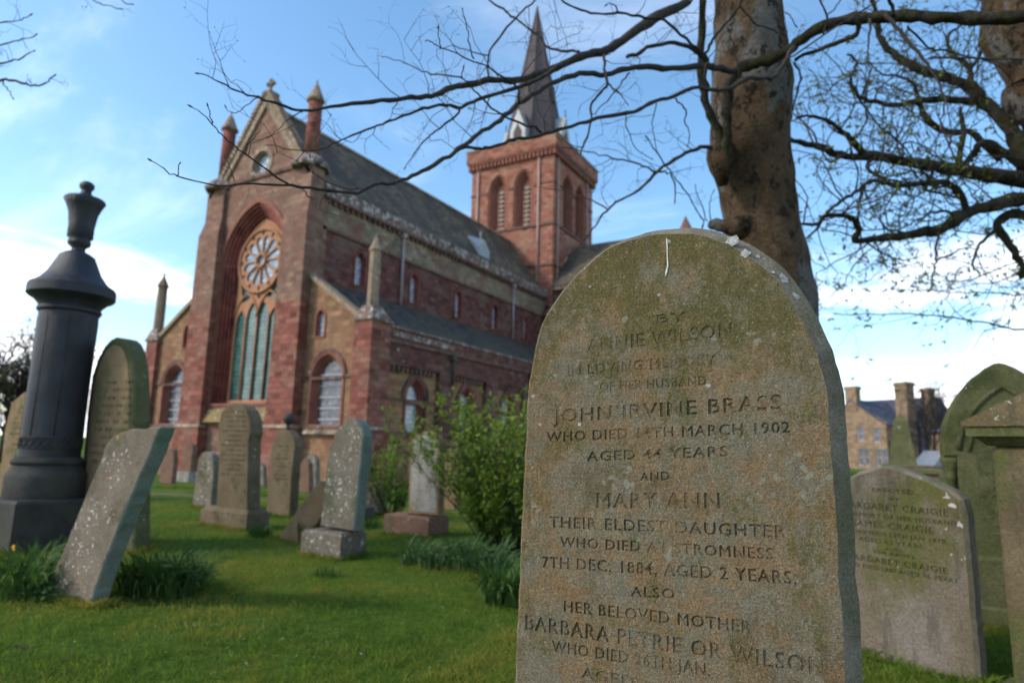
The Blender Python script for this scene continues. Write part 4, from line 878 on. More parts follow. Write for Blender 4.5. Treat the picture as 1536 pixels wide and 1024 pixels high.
both.i = 0
tag(blades(230000, both, M['blade'], 'grass'), kind='stuff')
# clover and daisy leaves in the turf
M['clover'] = leafmat('clover_leaves', (.055, .14, .035), (.11, .21, .075), .5, .3, 9)
def leaf_quads(pts, size, mat, name, parent=None, up=.5, world=True, kind=None):
    vs = []; fs = []
    for p, s in pts:
        n = Vector((rng.gauss(0, 1), rng.gauss(0, 1), rng.gauss(0, 1)+up*2)).normalized(); u = n.orthogonal().normalized(); u.rotate(Matrix.Rotation(rng.uniform(0, 6.28), 3, n)); v = n.cross(u); l = size*s*rng.uniform(.7, 1.25); w = l*.42; k = len(vs)
        vs += [p-u*l*.5, p+v*w*.5-u*l*.08+n*w*.12, p+u*l*.5, p-v*w*.5-u*l*.08+n*w*.12]; fs += [(k, k+1, k+2), (k, k+2, k+3)]
    b = MB(); b.v = [tuple(v) for v in vs]; b.f = fs; b.sm = [False]*len(fs); return b.build(name, mat, parent, world, False)
cl = []
for _ in range(3800):
    r = 2.2*math.exp(rng.random()*math.log(4.2)); a = YAW+rng.uniform(-R_(44), R_(10)); x, y = CAM.x+r*math.sin(a), CAM.y+r*math.cos(a)
    if mn.noise(Vector((x*.9, y*.9, 3))) < .08: continue
    cl.append((Vector((x, y, gz(x, y)+rng.uniform(.012, .03))), 1))
tag(leaf_quads(cl, .026, M['clover'], 'clover', up=1.2), kind='stuff')
fl_ = [onZ(rng.uniform(0, 760), rng.uniform(880, 1020)) for _ in range(16)]
b = MB()
for p in fl_:
    p = Vector((p.x+rng.gauss(0, .3), p.y+rng.gauss(0, .3), 0)); p.z = gz(p.x, p.y)+rng.uniform(.02, .04); r = rng.uniform(.004, .008)
    b.add([p+Vector((r*math.cos(a), r*math.sin(a), rng.uniform(-.002, .002))) for a in (0, 1.05, 2.1, 3.14, 4.2, 5.25)], [(0, 1, 2, 3, 4, 5)])
tag(b.build('daisies', simple('white_petals', (.42, .42, .38), .8, .2), None, True, False), kind='stuff')
# ---- leafy clumps: arching strap leaves
M['strap'] = leafmat('strap_leaves', (.035, .085, .014), (.075, .14, .028), .75, .35, 12)
M['strapdark'] = leafmat('dark_strap_leaves', (.028, .070, .012), (.055, .11, .02), .8, .3, 12)
M['strapgrey'] = leafmat('grey_green_strap_leaves', (.045, .10, .028), (.085, .15, .05), .75, .3, 12)
def strap_clump(b, c, n, L, w, rad, spread):
    for _ in range(n):
        a = rng.uniform(0, 6.28); rr = rad*math.sqrt(rng.random()); p = Vector((c[0]+rr*math.cos(a), c[1]+rr*math.sin(a), gz(c[0], c[1])-.01)); l = L*rng.uniform(.55, 1.1); az = a+rng.gauss(0, .6); o = Vector((math.cos(az), math.sin(az), 0)); sd_ = Vector((-o.y, o.x, 0)); lean = spread*rng.uniform(.3, 1.15); vs = []; m = 6; ww = w*rng.uniform(.7, 1.2)
        for i in range(m+1):
            t_ = i/m; ang = lean*(.15+1.0*t_*t_*1.4); p2 = p.copy()
            if i: p2 = prev+(o*math.sin(ang)+Vector((0, 0, math.cos(ang))))*(l/m)
            prev = p2; k = ww*(1-.85*t_**3)*(.6+.4*min(1, t_*4)); vs += [p2-sd_*k, p2+sd_*k+Vector((0, 0, ww*.5))]
        b.add(vs, [(2*i, 2*i+1, 2*i+3, 2*i+2) for i in range(m)], True)
def clump(name, label, cat, px, n, L, w, rad, spread, mat, offs=((0, 0),), group=None, fl=None):
    P = onZ(*px, 0); t = thing(name, label, cat, (P.x, P.y, gz(P.x, P.y)), 0, group); b = MB()
    for ox, oy in offs: strap_clump(b, (P.x+ox, P.y+oy), n, L, w, rad, spread)
    b.build('leaves', M[mat], t, True, False); return t, P
clt, P = clump('daffodil_clump', 'bright green daffodil clump at the left frame edge carrying one orange-yellow bloom', 'plant', (28, 893), 75, .46, .012, .16, 1.35, 'strap', ((0, 0), (-.22, .12), (-.05, .25), (.18, -.06)))
fp = onY(22, 821, P.y+.3); b = MB(); b.tube([(fp.x, fp.y, 0), (fp.x, fp.y, fp.z-.02)], [.004, .003], 5); b.build('stalk', M['strap'], clt)
b = MB(); pet = simple('yellow_petals', (.75, .38, .01), .6)
for k in range(6):
    a = k*math.pi/3; o = Vector((math.cos(a), -.35, math.sin(a))); s_ = Vector((-math.sin(a), 0, math.cos(a))); b.add([fp, fp+o*.018+s_*.011, fp+o*.036, fp+o*.018-s_*.011], [(0, 1, 2, 3)])
b.lathe([(.006, 0), (.010, .012), (.015, .022)], (fp.x, fp.y-.01, fp.z-.008), 8); b.build('flower', pet, clt)
clump('daffodil_clump', 'dark strap-leaved clump in the shadow right of the tilted slab', 'plant', (232, 893), 95, .40, .012, .22, 1.5, 'strapdark', ((0, 0), (-.22, .05), (.16, .08), (-.05, .25), (-.3, .2)))
clump('daffodil_clump', 'broad grey-green clump of strap leaves spreading below the red block base', 'plant', (655, 850), 75, .36, .012, .2, 1.4, 'strapgrey', ((-.32, .05), (0, 0), (.3, .1), (.05, .35), (.4, .4), (.62, .15)))
clump('daffodil_clump', 'leafy green clump of strap leaves against the left edge of the big brown headstone', 'plant', (748, 905), 95, .40, .012, .12, 1.45, 'strap', ((0, 0), (.14, .08), (-.05, .14)))
clump('grass_tuft', 'small dark tuft at the foot of the keyhole-shaped headstone', 'plant', (390, 806), 120, .2, .008, .16, .8, 'strapdark')
clump('grass_tuft', 'low tuft in open lawn below the white-spotted leaning headstone', 'plant', (490, 864), 70, .13, .005, .12, .8, 'strap')
clump('grass_tuft', 'yellowish tuft growing on the broken slab', 'plant', (457, 812), 120, .30, .006, .09, .5, 'strap')
clump('grass_tuft', 'grass tuft beside the black block', 'plant', (556, 790), 60, .2, .006, .12, .7, 'strap')
P = onZ(88, 898); wt_ = thing('weed_patch', 'low broad-leaved weed at the front of the tilted slab', 'plant', (P.x, P.y, 0))
leaf_quads([(P+Vector((rng.gauss(0, .13), rng.gauss(0, .10), rng.uniform(.02, .14))), 1) for _ in range(420)], .05, M['clover'], 'leaves', wt_, .9)
# ---- shrubs
M['shrub'] = leafmat('shrub_leaves', (.055, .125, .012), (.11, .19, .022), .55, .4, 9)
M['shrubnew'] = leafmat('young_shrub_leaves', (.13, .21, .015), (.21, .28, .03), .55, .45, 9)
M['bark'] = simple('twig_bark', (.045, .036, .028), .9, .2, 0, .4, 30)
def shrub(name, label, base, n, h, rad, leaf, dens, newf=.3, tilt=.5):
    t = thing(name, label, 'shrub', base); sb = MB(); old = []; new = []
    for _ in range(n):
        a = rng.uniform(0, 6.28); o = Vector((math.cos(a), math.sin(a), 0)); l = h*rng.uniform(.32, 1.05); p = Vector(base)+o*rng.uniform(0, rad*.35)+Vector((0, 0, -.05)); d = (Vector((0, 0, 1))+o*rng.uniform(.05, tilt)).normalized(); pts = [p.copy()]; m = 9
        for i in range(m):
            d = (d+Vector((rng.gauss(0, .10), rng.gauss(0, .10), .03))+o*.03).normalized(); p = p+d*(l/m); pts.append(p.copy())
            if i > 1:
                for _k in range(2):
                    dd = (d+Vector((rng.gauss(0, .8), rng.gauss(0, .8), rng.gauss(.1, .4)))).normalized(); ll = l*rng.uniform(.08, .24); q = [p.copy(), p+dd*ll*.5, p+dd*ll+Vector((0, 0, ll*.15))]; sb.tube(q, [.004, .003, .0015], 4)
                    for _j in range(dens):
                        z = q[0].lerp(q[2], rng.random())+Vector((rng.gauss(0, .025), rng.gauss(0, .025), rng.gauss(0, .02))); (new if rng.random() < newf*(z.z-base[2])/h*2 else old).append((z, rng.uniform(.6, 1.3)))
        sb.tube(pts, [.009*(1-i/(m+1))+.002 for i in range(m+1)], 5)
    sb.build('stems', M['bark'], t, True, False); leaf_quads(old, leaf, M['shrub'], 'leaves', t); leaf_quads(new, leaf, M['shrubnew'], 'young_leaves', t); return t
shrub('shrub', 'big leafy yellow-green shrub growing behind the left edge of the foreground headstone', (22.42, -12.9, 0), 115, 1.95, .95, .072, 13, .5, .62)
P = onZ(583, 772); shrub('shrub', 'small thin shrub left of the ochre-edged headstone', (P.x, P.y, gz(P.x, P.y)), 26, 1.55, .5, .065, 10, .6, .42)
# ---- a dead twig on the grass
A = onZ(14, 968, .02); B_ = onZ(66, 978, .02); b = MB(); b.tube(spline([A, A.lerp(B_, .3)+Vector((0, 0, .012)), A.lerp(B_, .6), B_], 4), [.006, .008, .007, .008, .008, .007, .006, .007, .006, .005, .004, .004, .003][:13], 6)
b.tube([A.lerp(B_, .5), A.lerp(B_, .62)+Vector((.03, .05, .02))], [.004, .002], 5); tag(b.build('fallen_twig', M['bark']), 'dark dead twig lying on the lawn in the lower left corner', 'twig')

# ================================================================== trees
def bark_mat(name, c1, c2, patch, green=0., s_=1.):
    t = NT(name, .92, .15); b = t.mix(t.map(t.noise(4*s_, 7, .7, t.vec(1, 1, .6)), .40, .58), c1, c2)
    b = t.mix(t.map(t.noise(2.2*s_, 5, .6, t.vec(1, 1, .5, (5, 1, 2))), .50, .56), b, patch)
    b = t.mix(t.mul(t.map(t.noise(7*s_, 7, .75, t.vec(1.2, 1.2, .9, (1, 4, 8))), .53, .58), .9), b, (.022, .017, .013))
    if green: b = t.mix(t.mul(t.map(t.noise(6, 5, .6, t.vec(1, 1, 1, (8, 8, 1))), .42, .6), green), b, (.075, .075, .012))
    f = t.noise(30*s_, 5, .7); b = t.mix(.7, b, t.ramp(f, [(.28, (.5, .5, .5)), (.72, (1.4, 1.4, 1.4))]), 'MULTIPLY')
    t.bump(t.mul(t.mul(f, .6), t.mul(t.noise(7*s_, 8, .75), 1.6), 'ADD'), 1., .09); return t.col(b)
M['trunk'] = bark_mat('flaking_trunk_bark', (.095, .062, .036), (.145, .098, .058), (.19, .18, .165))
M['limb'] = bark_mat('mossy_limb_bark', (.036, .030, .020), (.065, .054, .035), (.085, .078, .066), .4, 2)
M['twig'] = simple('dark_twig_bark', (.032, .027, .024), .85, .25, 0, .4, 40)
class Tree:
    def __init__(s, name, label, base):
        s.t = thing(name, label, 'tree', base); s.limb = MB(); s.twig = MB(); s.bud = MB(); s.leaf = []; s.paths = []
    def px(s, pts, d0, d1, w0, w1, limb=False, tw=1., sub=4):
        p2 = spline([Vector((x, y, 0)) for x, y in pts], sub); L = [0.]
        for a, b_ in zip(p2, p2[1:]): L.append(L[-1]+(b_-a).length)
        P = []; Rr = []
        for q, l in zip(p2, L):
            f = l/L[-1]; dd = d0+(d1-d0)*f; P.append(dep(q.x+rng.gauss(0, .9), q.y+rng.gauss(0, .9), dd)); Rr.append((w0+(w1-w0)*f)*dd/FPX/2*rng.uniform(.84, 1.14)*(.68 if not limb else .84))
        (s.limb if limb else s.twig).tube(P, Rr, 11 if limb else 6, True, .22 if limb else .12)
        s.paths.append((P, Rr, tw, d0)); 
        if w1 < 4: s.budat(P[-1], (P[-1]-P[-2]).normalized(), Rr[-1])
        return P, Rr
    def budat(s, p, d, r):
        r = max(r, .0009)*1.9; l = r*6; u = d.orthogonal().normalized(); v = d.cross(u); rings = []
        for k, (t_, q) in enumerate(((0, .5), (.3, 1.), (.65, .8), (1., .1))):
            rings += [p+d*l*t_+(u*math.cos(a)+v*math.sin(a))*r*q for a in (0, 1.57, 3.14, 4.71)]
        s.bud.add(rings, [(4*k+i, 4*k+(i+1) % 4, 4*k+4+(i+1) % 4, 4*k+4+i) for k in range(3) for i in range(4)], True)
    def grow(s, p, d, l, r, lv, leaves=0., wig=.28, upb=.05):
        m = max(3, int(4+l*3)); pts = [p.copy()]
        for i in range(m):
            d = (d+Vector((rng.gauss(0, wig), rng.gauss(0, wig), rng.gauss(0, wig)+upb))).normalized(); p = p+d*(l/m); pts.append(p.copy())
            if lv > 0 and i > 0 and rng.random() < .75:
                dd = d.orthogonal().normalized(); dd.rotate(Matrix.Rotation(rng.uniform(0, 6.28), 3, d)); s.grow(p.copy(), (d*.6+dd).normalized(), l*rng.uniform(.3, .6), r*.55, lv-1, leaves, wig, upb)
        s.twig.tube(pts, [r*(1-.65*i/m) for i in range(m+1)], 5 if r > .004 else 4)
        s.budat(pts[-1], (pts[-1]-pts[-2]).normalized(), 0) if rng.random() < .5 else None
        if leaves and rng.random() < leaves:
            for _ in range(rng.randint(2, 5)): s.leaf.append((pts[-1]+Vector((rng.gauss(0, .02), rng.gauss(0, .02), rng.gauss(0, .02))), rng.uniform(.6, 1.3)))
    def sprout(s, per_m, l0, l1, lv=1, leaves=0., rr=.0022, depth_lim=None):
        for P, Rr, tw, d0 in list(s.paths):
            for i in range(1, len(P)-1):
                seg = (P[i+1]-P[i]); n = seg.length*per_m*tw; n = int(n)+(1 if rng.random() < n-int(n) else 0)
                for _ in range(n):
                    d = seg.normalized(); o = d.orthogonal().normalized(); o.rotate(Matrix.Rotation(rng.uniform(0, 6.28), 3, d)); o.z += .25
                    s.grow(P[i].lerp(P[i+1], rng.random()), (d*.55+o).normalized(), rng.uniform(l0, l1), min(Rr[i]*.5, rr*rng.uniform(.7, 1.4)), lv, leaves)
    def done(s, leafsize=.05, leafm=None):
        if s.limb.v: s.limb.build('limbs', M['limb'], s.t, True, False)
        if s.twig.v: s.twig.build('branches', M['twig'], s.t, True, False)
        if s.bud.v: s.bud.build('buds', M['budm'], s.t, True, False)
        if s.leaf: leaf_quads(s.leaf, leafsize, leafm or M['shrubnew'], 'leaves', s.t)
M['budm'] = simple('brown_buds', (.075, .05, .03), .7)
M['youngleaf'] = leafmat('young_tree_leaves', (.085, .11, .015), (.15, .17, .03), .55, .45, 9)
# ---- near tree behind the big headstone
TD = 6.0; bp = dep(1150, 892, TD); bp.z = 0
T1 = Tree('tree', 'thick flaking brown tree trunk with bare dark branches, right behind the foreground headstone', bp)
rows = [(-620, 1085, 1130), (-420, 1075, 1140), (-200, 1074, 1152), (-60, 1073, 1164), (0, 1072, 1170), (60, 1072, 1178), (130, 1067, 1186), (180, 1068, 1186), (235, 1066, 1186), (280, 1078, 1191), (330, 1086, 1197), (380, 1085, 1208), (430, 1081, 1219), (520, 1075, 1226), (650, 1070, 1234), (780, 1060, 1246), (860, 1045, 1262), (905, 1025, 1285)]
b = MB(); P = []; Rr = []
for y, xl, xr_ in rows: P.append(dep((xl+xr_)/2, y, TD)); Rr.append((xr_-xl)/2*TD/FPX*.97)
pp = spline([Vector((p.x, p.y, p.z)) for p in P], 5); rr_ = [v.x for v in spline([Vector((r, 0, 0)) for r in Rr], 5)]; b.tube(pp, rr_, 48, True, .075, 3)
kp = dep(1080, 236, 5.72); b.tube([kp+Vector((.02, .05, -.25)), kp+Vector((0, 0, -.1)), kp, kp+Vector((0, 0, .09)), kp+Vector((.02, .06, .22))], [.04, .09, .11, .095, .04], 14, True, .4)
kp = dep(1084, 338, 5.85); b.tube([kp+Vector((.2, .06, -.03)), kp+Vector((.08, .02, .0)), kp, kp+Vector((-.05, -.02, .015)), kp+Vector((-.09, -.03, .0)), kp+Vector((-.11, -.035, -.02))], [.11, .085, .06, .065, .045, .02], 14, True, .6, 4)
b.build('trunk', M['trunk'], T1.t, True, False)
X = T1.px
X([(1100, -620), (1180, -760), (1300, -900)], 6, 5.5, 40, 22, True, 0); X([(1095, -600), (1020, -760), (930, -880)], 6, 6.5, 40, 20, True, 0)
X([(1084, 240), (1090, 215), (1091, 170), (1093, 128), (1106, 107), (1128, 97), (1152, 90), (1176, 80), (1204, 59), (1246, 35), (1293, 27), (1351, 25), (1417, 27), (1480, 27), (1560, 26), (1680, 30)], 5.65, 4.6, 17, 24, True, .3)
X([(1086, 232), (1076, 195), (1062, 165), (1054, 130), (1051, 90), (1053, 40), (1056, -40), (1050, -160)], 5.7, 5.2, 16, 9, True, .3)
X([(1190, 72), (1168, 108), (1150, 118), (1120, 117), (1099, 130), (1072, 135), (1049, 132), (1009, 144), (978, 154), (951, 167), (905, 175), (870, 184), (836, 196), (801, 205), (771, 209), (740, 220), (718, 223), (696, 221), (680, 229)], 5.05, 3.7, 10, 8, False, .25)
X([(1106, 107), (1080, 102), (1051, 100), (1009, 103), (961, 101), (934, 104), (909, 112), (870, 111), (832, 123), (805, 138), (777, 157), (750, 180), (719, 202), (692, 222), (667, 238), (633, 257), (604, 271), (571, 276), (535, 288), (500, 287)], 5.35, 2.75, 15, 7.5, False, .25)
X([(500, 287), (450, 280), (394, 276), (325, 277), (269, 266), (245, 253), (227, 241)], 2.75, 2.3, 7.5, 2.2, False, .08)
X([(430, 276), (394, 250), (356, 222), (335, 205), (322, 191), (305, 172), (291, 162)], 2.68, 2.2, 4.6, 2, False, .08)
X([(369, 232), (372, 217), (386, 200)], 2.5, 2.45, 3, 1.8, False, 0); X([(319, 187), (316, 175), (312, 161)], 2.25, 2.2, 3, 1.8, False, 0); X([(267, 265), (267, 256), (269, 246)], 2.4, 2.35, 2.5, 1.8, False, 0)
X([(453, 280), (460, 292), (478, 303), (481, 314), (506, 322)], 2.7, 2.6, 3, 1.8, False, 0); X([(497, 286), (485, 293), (480, 308)], 2.75, 2.7, 4, 2.2, False, 0); X([(352, 272), (349, 262), (345, 252), (341, 245)], 2.5, 2.45, 2.2, 1.5, False, 0)
X([(1060, -60), (1030, 2), (988, 23), (957, 44), (926, 65), (905, 77), (874, 83), (842, 98), (811, 110), (780, 119), (733, 121), (708, 126), (679, 132), (646, 144), (617, 146), (573, 151), (512, 157), (456, 167), (420, 157), (387, 147), (356, 136), (325, 121), (300, 110)], 5.6, 2.9, 26, 2.2, False, .3)
X([(456, 167), (440, 174), (419, 192), (406, 205)], 3.3, 3.2, 3, 1.8, False, .3); X([(388, 147), (370, 158), (353, 169), (338, 164)], 3.1, 3.0, 2.6, 1.6, False, .3)
X([(842, 98), (810, 118), (777, 131), (717, 149), (692, 160), (658, 158), (625, 167), (583, 183), (550, 194), (508, 212), (470, 226), (432, 224), (405, 216)], 4.4, 3.6, 11, 2, False, .8)
X([(692, 160), (681, 177), (654, 196), (642, 206), (633, 215), (616, 236), (608, 250)], 4.0, 4.1, 6, 2, False, 1)
X([(810, -50), (840, -2), (863, 12), (895, 21), (928, 20), (967, 27), (995, 31), (1030, 60), (1057, 82), (1061, 94), (1058, 117), (1064, 134)], 4.0, 4.75, 3.5, 8, False, .4)
X([(1057, 82), (1067, 65), (1080, 46), (1100, 23), (1116, -5), (1125, -40)], 4.7, 4.4, 7, 5, False, .3)
X([(928, 20), (922, 8), (912, 6)], 4.2, 4.15, 4, 2, False, 0)
X([(779, 157), (778, 133), (771, 127), (740, 106), (710, 91), (662, 72), (650, 66), (640, 60)], 3.85, 3.0, 5, 2, False, .3)
X([(662, 72), (659, 60), (657, 46)], 3.1, 3.05, 2.8, 2, False, 0); X([(711, 90), (703, 60), (699, 35), (693, 15)], 3.35, 3.2, 3.2, 2, False, .3)
X([(812, 198), (790, 188), (754, 173), (735, 160), (719, 144), (705, 128), (693, 117), (694, 105)], 4.0, 3.3, 6, 2.4, False, .3)
X([(693, 117), (677, 114), (646, 110), (623, 102), (600, 92), (576, 85)], 4.2, 4.4, 4, 1.5, False, 1)
X([(720, -20), (733, 0), (755, 15), (773, 27), (812, 58), (822, 72), (845, 76), (870, 78)], 5.0, 4.7, 4, 6, False, .6)
X([(830, -20), (804, 0), (773, 27), (750, 56), (733, 83), (733, 121)], 4.5, 4.2, 4, 5, False, .6)
X([(733, 84), (715, 80), (690, 72), (680, 68), (665, 72)], 4.25, 4.1, 3, 1.6, False, .5)
X([(907, 83), (907, 104), (911, 125), (898, 142), (887, 158), (886, 187), (878, 212), (872, 230)], 4.6, 4.2, 7, 4, False, .8)
X([(911, 125), (930, 142), (940, 155)], 4.5, 4.4, 4, 2, False, .4); X([(944, 108), (930, 128), (905, 158), (890, 172)], 4.6, 4.7, 4, 2, False, .4)
X([(940, 85), (958, 80), (978, 69), (1005, 65), (1034, 71), (1051, 83), (1060, 92)], 4.8, 5.2, 8, 11, False, .4)
X([(1100, 224), (1072, 223), (1051, 222), (1020, 234), (988, 257), (959, 284), (924, 303), (909, 317), (888, 344), (870, 368), (850, 385)], 5.75, 5.2, 10, 2.4, False, .5)
X([(984, 259), (957, 246), (926, 239), (892, 230), (870, 226), (850, 222)], 5.5, 5.7, 5, 1.8, False, 1)
X([(911, 313), (888, 300), (865, 293), (842, 286), (805, 280)], 5.3, 5.6, 3.5, 1.6, False, .6)
X([(984, 259), (1001, 259), (1011, 272), (1013, 298)], 5.5, 5.4, 5, 2.5, False, .5); X([(968, 202), (985, 230), (1010, 262), (1030, 290), (1045, 315), (1056, 335)], 5.2, 5.6, 3, 3, False, .4)
X([(1013, 148), (1028, 168), (1028, 185), (1034, 200), (1032, 215)], 4.7, 4.8, 4, 2, False, .7); X([(985, 155), (978, 185), (980, 205), (985, 225)], 4.8, 4.9, 3, 1.8, False, .5); X([(938, 170), (942, 195), (955, 222), (975, 236)], 4.9, 5, 3, 1.6, False, .3)
X([(1066, 330), (1063, 310), (1068, 290)], 5.85, 5.8, 3, 1.6, False, 1); X([(1060, 332), (1052, 305), (1042, 282)], 5.85, 5.8, 3, 1.6, False, 1)
X([(1328, 22), (1343, 40), (1370, 71), (1391, 95), (1412, 137), (1417, 156), (1411, 185)], 4.9, 4.5, 9, 3, False, .7); X([(1343, 24), (1335, 5), (1325, -20)], 4.9, 4.8, 9, 8, False, .3)
X([(1306, 30), (1303, 63), (1302, 82), (1303, 102)], 5.0, 4.9, 6, 2.5, False, .5); X([(1391, 88), (1420, 87), (1457, 87), (1536, 88), (1580, 90)], 4.6, 4.3, 4, 5, False, .5)
X([(1360, 40), (1380, 58), (1396, 74), (1420, 76), (1444, 83), (1480, 92), (1510, 110), (1520, 128)], 4.8, 5.3, 5, 2, False, .8)
X([(1190, 90), (1227, 76), (1259, 63), (1283, 53), (1287, 38), (1275, 28)], 5.4, 5.0, 6, 10, True, .2); X([(1190, 92), (1200, 110), (1198, 130), (1190, 160), (1187, 178)], 5.5, 5.9, 5, 3, False, .5)
X([(1235, 52), (1241, 25), (1228, 0), (1222, -20)], 4.9, 4.7, 4, 4, False, .4); X([(1241, 25), (1255, 10), (1265, -10)], 4.85, 4.7, 3, 3, False, .4); X([(1196, 42), (1190, 32), (1183, 21)], 5.1, 5.0, 3, 2, False, 0)
X([(1180, 90), (1240, 50), (1290, 20), (1330, -10)], 5.0, 4.6, 4, 3, False, .6); X([(1110, 8), (1130, 32), (1160, 46), (1176, 49)], 5.2, 5.45, 4, 3, False, .2)
X([(1092, 40), (1100, 65), (1106, 90), (1110, 118)], 5.0, 5.1, 3, 3, False, .2)
T1.sprout(6.0, .12, .48, 2, 0, .0030)
T1.done()
# ---- second tree at the right, with the first leaves
T2D = 8.5; bp = dep(1650, 850, T2D); bp.z = 0
T2 = Tree('tree', 'gnarled spreading tree with small new leaves at the right edge of the picture', bp); X = T2.px
b = MB(); P = []; Rr = []
for y, xc, hw_ in ((-500, 1500, 35), (-250, 1520, 45), (-60, 1535, 50), (40, 1545, 60), (75, 1560, 56), (110, 1578, 58), (150, 1580, 58), (180, 1592, 45), (300, 1625, 55), (450, 1640, 58), (650, 1648, 64), (800, 1650, 76), (862, 1650, 95)): P.append(dep(xc, y, T2D)); Rr.append(hw_*T2D/FPX)
b.tube(spline(P, 4), [v.x for v in spline([Vector((r, 0, 0)) for r in Rr], 4)], 24, True, .16, 7); b.build('trunk', M['trunk'], T2.t, True, False)
X([(1630, 330), (1580, 300), (1536, 298), (1496, 306), (1444, 322), (1425, 335), (1409, 345), (1380, 348), (1338, 356), (1310, 358), (1283, 361), (1288, 345), (1277, 327), (1238, 324), (1225, 337), (1198, 335)], 8.4, 7.2, 32, 5, True, 1)
X([(1620, 300), (1560, 275), (1496, 264), (1444, 256), (1404, 250), (1365, 243), (1312, 235), (1259, 232), (1233, 221), (1190, 211), (1175, 205)], 8.4, 7.6, 34, 8, True, 1.2)
X([(1293, 229), (1280, 212), (1267, 200), (1250, 188), (1235, 179), (1215, 174), (1195, 176)], 7.7, 7.3, 12, 4, True, 1.5)
X([(1610, 330), (1560, 280), (1536, 237), (1510, 185), (1478, 156), (1457, 132), (1430, 120), (1409, 113), (1365, 98), (1345, 85), (1328, 69), (1318, 45), (1312, 10), (1300, -20)], 8.5, 9.0, 36, 5, True, 1)
X([(1478, 156), (1450, 152), (1417, 149), (1378, 152), (1349, 158), (1307, 152), (1290, 145), (1278, 132), (1275, 120), (1280, 108), (1285, 92), (1270, 80)], 8.8, 8.2, 15, 4, True, 1.2)
X([(1454, 130), (1455, 105), (1440, 90), (1425, 79), (1422, 55), (1440, 40)], 8.9, 9.0, 12, 4, True, 1); X([(1378, 152), (1372, 130), (1350, 115), (1325, 112), (1308, 100)], 8.6, 8.3, 9, 3, False, 1.2)
X([(1455, 105), (1470, 80), (1475, 50), (1470, 20), (1480, -10)], 8.9, 9.2, 10, 5, False, 1); X([(1378, 152), (1388, 175), (1405, 190), (1430, 200), (1455, 197), (1475, 215), (1500, 240)], 8.6, 8.5, 10, 12, True, 1)
X([(1536, 250), (1500, 225), (1475, 215), (1460, 230), (1440, 255), (1444, 200), (1440, 160)], 8.5, 8.3, 18, 6, True, .8)
X([(1630, 340), (1560, 330), (1520, 320), (1496, 335), (1505, 355), (1523, 380), (1533, 400), (1534, 418)], 8.5, 7.9, 24, 10, True, .6); X([(1496, 345), (1478, 358), (1466, 372), (1460, 398), (1466, 405), (1471, 414)], 8.2, 8.0, 8, 4, False, .6)
X([(1409, 347), (1404, 370), (1404, 388), (1400, 412), (1396, 435)], 7.6, 7.4, 6, 3, False, .4); X([(1406, 390), (1430, 380), (1449, 371), (1462, 374)], 7.5, 7.6, 5, 2.5, False, .7)
X([(1444, 322), (1410, 316), (1385, 325), (1360, 340), (1340, 348)], 7.9, 7.5, 8, 3, False, 1); X([(1450, 318), (1440, 290), (1420, 275), (1390, 275), (1340, 277), (1310, 272), (1290, 285), (1265, 300), (1245, 315), (1220, 350), (1205, 360)], 8.0, 7.2, 14, 3, True, 1.4)
X([(1404, 250), (1392, 270), (1390, 285), (1420, 292), (1445, 300)], 8.1, 8, 8, 4, False, 1); X([(1312, 235), (1300, 252), (1330, 268), (1365, 275)], 7.8, 7.6, 8, 4, False, 1.2); X([(1259, 232), (1250, 245), (1240, 238), (1232, 225)], 7.6, 7.5, 6, 3, False, 1)
X([(1600, 505), (1536, 495), (1480, 484), (1440, 478), (1400, 473), (1352, 470), (1310, 472), (1255, 471)], 8, 7.6, 5, 1.8, False, 1.5); X([(1600, 442), (1536, 441), (1476, 439), (1430, 439), (1390, 436), (1345, 432)], 9, 8.8, 4, 1.8, False, 1.4)
X([(1440, 400), (1432, 420), (1422, 440)], 8.4, 8.6, 3.5, 2, False, .5); X([(1298, 380), (1275, 405), (1265, 430), (1240, 445), (1225, 448)], 7.4, 7.3, 3, 1.5, False, .3); X([(1330, 360), (1300, 378), (1285, 395)], 7.3, 7.2, 3, 1.5, False, 1)
X([(1290, 150), (1320, 190), (1350, 215), (1375, 245), (1392, 268)], 8.0, 8.2, 4, 4, False, 1); X([(1600, 180), (1536, 120), (1500, 95), (1470, 90)], 8.6, 9.2, 10, 4, False, 1.2)
T2.sprout(4.5, .35, 1.35, 2, .45, .010)
M['T2'] = M['youngleaf']; T2.done(.06, M['youngleaf'])
# ---- twigs of a tree whose trunk stands outside the left edge
bp = dep(-420, 900, 7); bp.z = 0
T3 = Tree('tree', 'bare twigs of a tree reaching in at the upper left corner', bp); X = T3.px
b = MB(); b.tube([bp+Vector((0, 0, -.1)), bp+Vector((.05, 0, 2)), dep(-400, 200, 7), dep(-380, -200, 7)], [.3, .22, .18, .1], 14, True, .08); b.build('trunk', M['trunk'], T3.t, True, False)
X([(-400, 250), (-250, 170), (-120, 120), (-40, 122), (0, 121), (18, 121), (46, 128), (68, 125), (80, 114)], 7, 5.6, 30, 2.5, False, .5); X([(-200, 150), (-80, 110), (0, 96), (27, 89), (50, 77)], 6.6, 5.7, 14, 2, False, 1.2); X([(-150, 130), (-60, 80), (0, 68), (27, 60), (52, 55)], 6.4, 5.7, 10, 2, False, 1.4); X([(-90, 90), (-30, 45), (0, 34), (27, 32), (43, 23)], 6.1, 5.7, 6, 2, False, 1.2)
X([(2, 121), (12, 135), (18, 146)], 5.8, 5.7, 3, 2, False, 1); X([(-60, 60), (40, -60), (132, -4), (155, 7), (178, 14)], 6.1, 5.6, 6, 2, False, .8); X([(150, -30), (182, 0), (198, 7)], 5.7, 5.6, 3, 2, False, .5)
T3.sprout(3.4, .07, .22, 1, .1, .003); T3.done(.03, M['shrub'])
